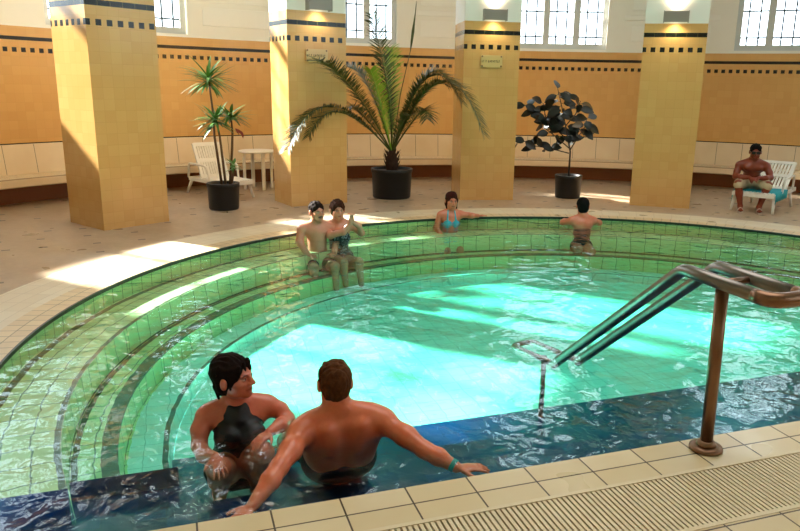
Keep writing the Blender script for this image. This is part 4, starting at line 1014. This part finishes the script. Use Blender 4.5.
# ================================================================== PLANTS
def pot(t_, c, r, h, rim=0.02):
    mk('pot', MB().lathe([(0.0, 0.0), (r*0.90, 0.0), (r*0.95, 0.02), (r, h-0.06), (r+rim*0.3, h-0.055), (r+rim*0.5, h-0.004), (r+rim*0.3, h), (r-0.015, h), (r-0.02, h-0.05)], c, 40), MT['pot'], t_)
    mk('soil', MB().lathe([(0.0, h-0.035), (r*0.5, h-0.03), (r-0.018, h-0.045)], c, 30), MT['soil'], t_)
def blade(mb, p, d, n, ln, wd, droop=0.3, seg=4, prof=(0.35, 1.0, 0.85, 0.45, 0.02)):
    d = Vector(d).normalized(); n = Vector(n); n = (n - d*n.dot(d)); n = n.normalized() if n.length > 1e-5 else d.orthogonal().normalized(); s_ = d.cross(n)
    vs_ = []; q = Vector(p); dd = d.copy()
    for i in range(seg+1):
        w_ = wd*prof[min(i, len(prof)-1)]; vs_ += [q - s_*w_ + n*w_*0.25, q.copy(), q + s_*w_ + n*w_*0.25]
        dd = (dd - Vector((0, 0, droop/seg))).normalized(); q = q + dd*ln/seg
    fs_ = []
    for i in range(seg):
        a = i*3; fs_ += [(a, a+1, a+4, a+3), (a+1, a+2, a+5, a+4)]
    mb.add(vs_, fs_, None, 0, True)
rng = random.Random(11)
# cane plant
c = Vector((-2.99, 10.10, 0)); t_ = thing('cane_plant', c, 'tall cane plant with tufts of narrow leaves in a black pot', 'potted plant'); pot(t_, c, 0.215, 0.37)
tops = [((-3.10, 10.05, 1.76), (-3.0, 10.08, 0.33), 0.44, 64, (-3.06, 10.05, 1.0)), ((-3.02, 10.02, 1.23), (-2.94, 10.06, 0.33), 0.36, 46, (-2.97, 10.04, 0.8)), ((-2.83, 10.08, 1.28), (-2.90, 10.12, 0.33), 0.34, 44, (-2.84, 10.10, 0.85)), ((-2.80, 10.00, 0.62), (-2.86, 10.04, 0.34), 0.16, 16, (-2.82, 10.02, 0.5))]
for (tp, bs, ln, nl, md) in tops:
    tp, bs, md = Vector(tp), Vector(bs), Vector(md)
    mk('cane', MB().tube([bs, md, (md+tp)/2 + Vector((0.012, 0, 0)), tp], [0.019, 0.017, 0.015, 0.013], 8), MT['cane'], t_)
    mb = MB()
    for i in range(nl):
        az = rng.uniform(0, 2*PI); el = rng.uniform(-0.35, 0.95); d = Vector((math.cos(az)*math.cos(el), math.sin(az)*math.cos(el), math.sin(el)))
        blade(mb, tp + Vector((0, 0, rng.uniform(-0.07, 0.03))), d, (0, 0, 1), ln*rng.uniform(0.75, 1.1), 0.021, rng.uniform(0.25, 0.7), 5, (0.4, 0.9, 1.0, 0.8, 0.45, 0.02))
    mk('leaf_tuft', mb, MT['drac'], t_)
mb = MB()
for i in range(5): blade(mb, (-2.76 + 0.02*i, 10.02, 1.12 - 0.01*i), (rng.uniform(0.2, 0.8), -0.2, -0.6), (0, 1, 0), 0.10, 0.016, 0.4)
mk('red_leaves', mb, MT['redleaf'], t_)
# palm
c = Vector((-0.73, 11.52, 0)); t_ = thing('potted_palm', c, 'large date palm with long arching fronds in a wide black tub', 'potted plant'); pot(t_, c, 0.315, 0.46, 0.03)
mk('trunk', MB().tube([c + Vector((0, 0, 0.40)), c + Vector((0, 0, 0.52)), c + Vector((0.0, 0, 0.62)), c + Vector((0.0, 0, 0.74))], [0.085, 0.105, 0.09, 0.05], 14), MT['bark'], t_)
mb = MB()
for i in range(46):
    az = i*2.4; h_ = 0.44 + 0.25*i/46; d = Vector((math.cos(az), math.sin(az), 0)); p = c + Vector((0, 0, h_)) + d*0.085
    blade(mb, p, d*0.6 + Vector((0, 0, 1)), d, 0.10, 0.020, -0.1, 3)
mk('leaf_bases', mb, MT['bark'], t_)
def frond(ctrl, mat, wl=0.30, dens=30, width=0.0072, start=0.16, name='frond', flat=1.0):
    P = [Vector(p) for p in ctrl]
    def bz(t):
        n = len(P)-1; q = Vector((0, 0, 0))
        for i, p in enumerate(P): q += p*(math.comb(n, i)*t**i*(1-t)**(n-i))
        return q
    pts = [bz(t) for t in np.linspace(0, 1, 22)]; mb = MB(); mb.tube(pts, [0.011*(1-i/22)+0.003 for i in range(22)], 6)
    ln = sum((pts[i+1]-pts[i]).length for i in range(21))
    nn = int(dens*ln*1.5); side0 = None
    for i in range(nn):
        t = start + (1-start)*i/nn; p = bz(t); tn = (bz(min(1, t+0.02)) - bz(max(0, t-0.02))).normalized(); sd_ = tn.cross(Vector((0, 0, 1)))
        if sd_.length < 0.35:
            sd_ = tn.cross(Vector((0.3, 1, 0)))
        sd_.normalize(); up = sd_.cross(tn)
        l = wl*(math.sin(PI*min(1, 0.12 + 0.88*(1-(t-start)/(1-start))**0.75)*0.98)**0.55)*rng.uniform(0.85, 1.1)
        for sg in (-1, 1):
            d = tn*0.75 + sd_*sg*flat*rng.uniform(0.8, 1.05) + up*rng.uniform(0.15, 0.55); blade(mb, p, d, up, l*1.12, width, rng.uniform(0.1, 0.6), 3, (0.6, 1.0, 0.7, 0.03))
    mk(name, mb, mat, t_)
b = c + Vector((0, 0, 0.70))
def fr(px_tip, px_mid, dy, mat='palm', wl=0.27, **kw):
    tip = c + Vector((px_tip[0], dy, px_tip[1])); mid = c + Vector((px_mid[0], dy*0.55, px_mid[1])); q = b + (mid-b)*0.5 + Vector((0, 0, 0.10))
    frond([b, q, mid, mid + (tip-mid)*0.55 + Vector((0, 0, kw.pop('lift', 0.12))), tip], MT[mat], wl, **kw)
fr((-0.31, 2.76), (-0.03, 1.7), -0.10, wl=0.24, lift=0.0, flat=0.75, width=0.007, dens=26)
fr((-0.95, 2.03), (-0.55, 1.74), -1.25, wl=0.27, dens=36)
fr((-0.72, 2.00), (-0.35, 1.75), 0.30, wl=0.26, dens=34)
fr((-1.36, 0.83), (-0.85, 1.62), -1.35, wl=0.24, lift=0.36, dens=36)
fr((-1.10, 1.00), (-0.66, 1.40), -1.15, wl=0.20, lift=0.36, dens=34)
fr((1.38, 1.06), (0.62, 2.02), -0.75, wl=0.27, lift=0.60, dens=36)
fr((1.05, 1.50), (0.45, 2.02), -0.65, wl=0.25, lift=0.42, dens=36)
fr((0.80, 1.90), (0.35, 1.80), 0.20, wl=0.27, lift=0.25, dens=36)
fr((0.88, 1.72), (0.40, 1.60), -0.50, wl=0.25, lift=0.25, dens=36)
fr((-0.06, 2.30), (-0.02, 1.5), 0.25, 'palm_pale', wl=0.24, lift=0.05, flat=0.7)
fr((0.30, 1.30), (0.15, 1.1), -0.40, wl=0.2)
fr((-0.60, 1.40), (-0.42, 1.25), -0.60, wl=0.22, lift=0.15)
fr((-0.30, 1.95), (-0.18, 1.5), -0.40, 'palm_pale', wl=0.20, lift=0.10)
fr((0.55, 1.25), (0.50, 1.40), -0.50, wl=0.24, lift=0.2)
blm = MB(); blm.tube([b, c + Vector((0.12, 0.1, 1.6)), c + Vector((0.28, 0.3, 2.35)), c + Vector((0.34, 0.35, 3.0))], [0.008, 0.007, 0.006, 0.003], 6)
blade(blm, c + Vector((0.26, 0.28, 2.25)), (0.12, 0.05, 1), (0, 1, 0), 0.75, 0.022, 0.0, 5, (0.3, 0.8, 1.0, 0.6, 0.3, 0.02)); mk('young_frond', blm, MT['palm'], t_)
# rubber plant
c = Vector((2.14, 11.92, 0)); t_ = thing('rubber_plant', c, 'dark rubber plant with broad oval leaves in a black pot', 'potted plant'); pot(t_, c, 0.215, 0.37)
BR = [[(0, 0, .34), (0.0, 0, .75), (-0.08, 0.05, 1.1), (-0.18, 0.0, 1.45), (-0.26, 0, 1.72)], [(-0.02, 0, .80), (-0.25, -0.05, 0.98), (-0.45, -0.05, 1.12), (-0.62, 0, 1.40), (-0.80, 0.0, 1.48)],
      [(0.0, 0, .78), (0.12, 0.05, .98), (0.22, 0.05, 1.15), (0.25, 0.1, 1.28)], [(-0.02, 0, .72), (-0.3, 0.1, 0.78), (-0.55, 0.05, 0.82), (-0.82, 0.1, 0.92)], [(-0.1, 0.03, 1.15), (0.05, 0.0, 1.35), (0.10, -0.05, 1.55)],
      [(-0.3, -0.05, 1.0), (-0.45, -0.1, 1.30), (-0.48, 0, 1.5)], [(-0.08, 0.02, .95), (-0.35, 0.15, 1.2), (-0.42, 0.2, 1.25)]]
lv = MB()
for bi, br in enumerate(BR):
    pts = [c + Vector(p) for p in br]; mk('stem' if bi == 0 else 'branch', MB().tube(pts, [0.017 - 0.003*i for i in range(len(pts))] if bi == 0 else [0.010 - 0.0015*i for i in range(len(pts))], 8), MT['rstem'], t_)
    nl = 20 if bi == 0 else 11
    for i in range(nl):
        t = 0.30 + 0.70*i/(nl-1) if bi else 0.38 + 0.62*i/(nl-1); u = t*(len(pts)-1); k = min(int(u), len(pts)-2); p = pts[k].lerp(pts[k+1], u-k)
        az = i*2.4 + bi; d = Vector((math.cos(az), math.sin(az)*0.8, rng.uniform(-0.55, 0.75))); ln = rng.uniform(0.19, 0.27)
        q = p + d.normalized()*0.04; lv.tube([p, q], 0.004, 5)
        blade(lv, q, d, Vector((rng.uniform(-.7, .7), -1.0, 0.5)), ln, 0.062, rng.uniform(0.1, 0.5), 6, (0.12, 0.75, 1.0, 1.0, 0.85, 0.5, 0.03))
mk('leaves', lv, MT['rubber'], t_)

# ================================================================== outside the windows
mb = MB(); mb.lathe([(9.6, -0.3), (60, -0.3)], (CX, CY, 0), 48); struct('floor_outside', mb, MT['grass'])
rng = random.Random(5)
for (ang, rad, hh, lab) in ((83.0, 24, 3.55, 'pale green tree outside the window above the rubber plant'), (108, 26, 3.9, 'pale green tree outside the window behind the palm'), (60, 26, 3.1, 'low green tree outside the window at the far right')):
    c = pol(rad, ang, -0.3); t_ = thing('tree', c, lab, 'tree', 'trees outside the windows'); mk('trunk', MB().tube([c, c + Vector((0, 0, hh*0.6))], [0.15, 0.09], 10), MT['trunkw'], t_)
    mb = MB()
    for i in range(900):
        v = Vector((rng.gauss(0, 1), rng.gauss(0, 1), rng.gauss(0, 1))).normalized()*rng.uniform(0.6, 1)**0.5; p = c + Vector((v.x*1.5, v.y*1.5, hh*0.66 + v.z*hh*0.34))
        blade(mb, p, (rng.uniform(-1, 1), rng.uniform(-1, 1), rng.uniform(-.5, .5)), (rng.uniform(-1, 1), rng.uniform(-1, 1), 1), 0.22, 0.06, 0.3, 2, (0.3, 1, 0.05))
    mk('foliage', mb, MT['foliage'], t_)
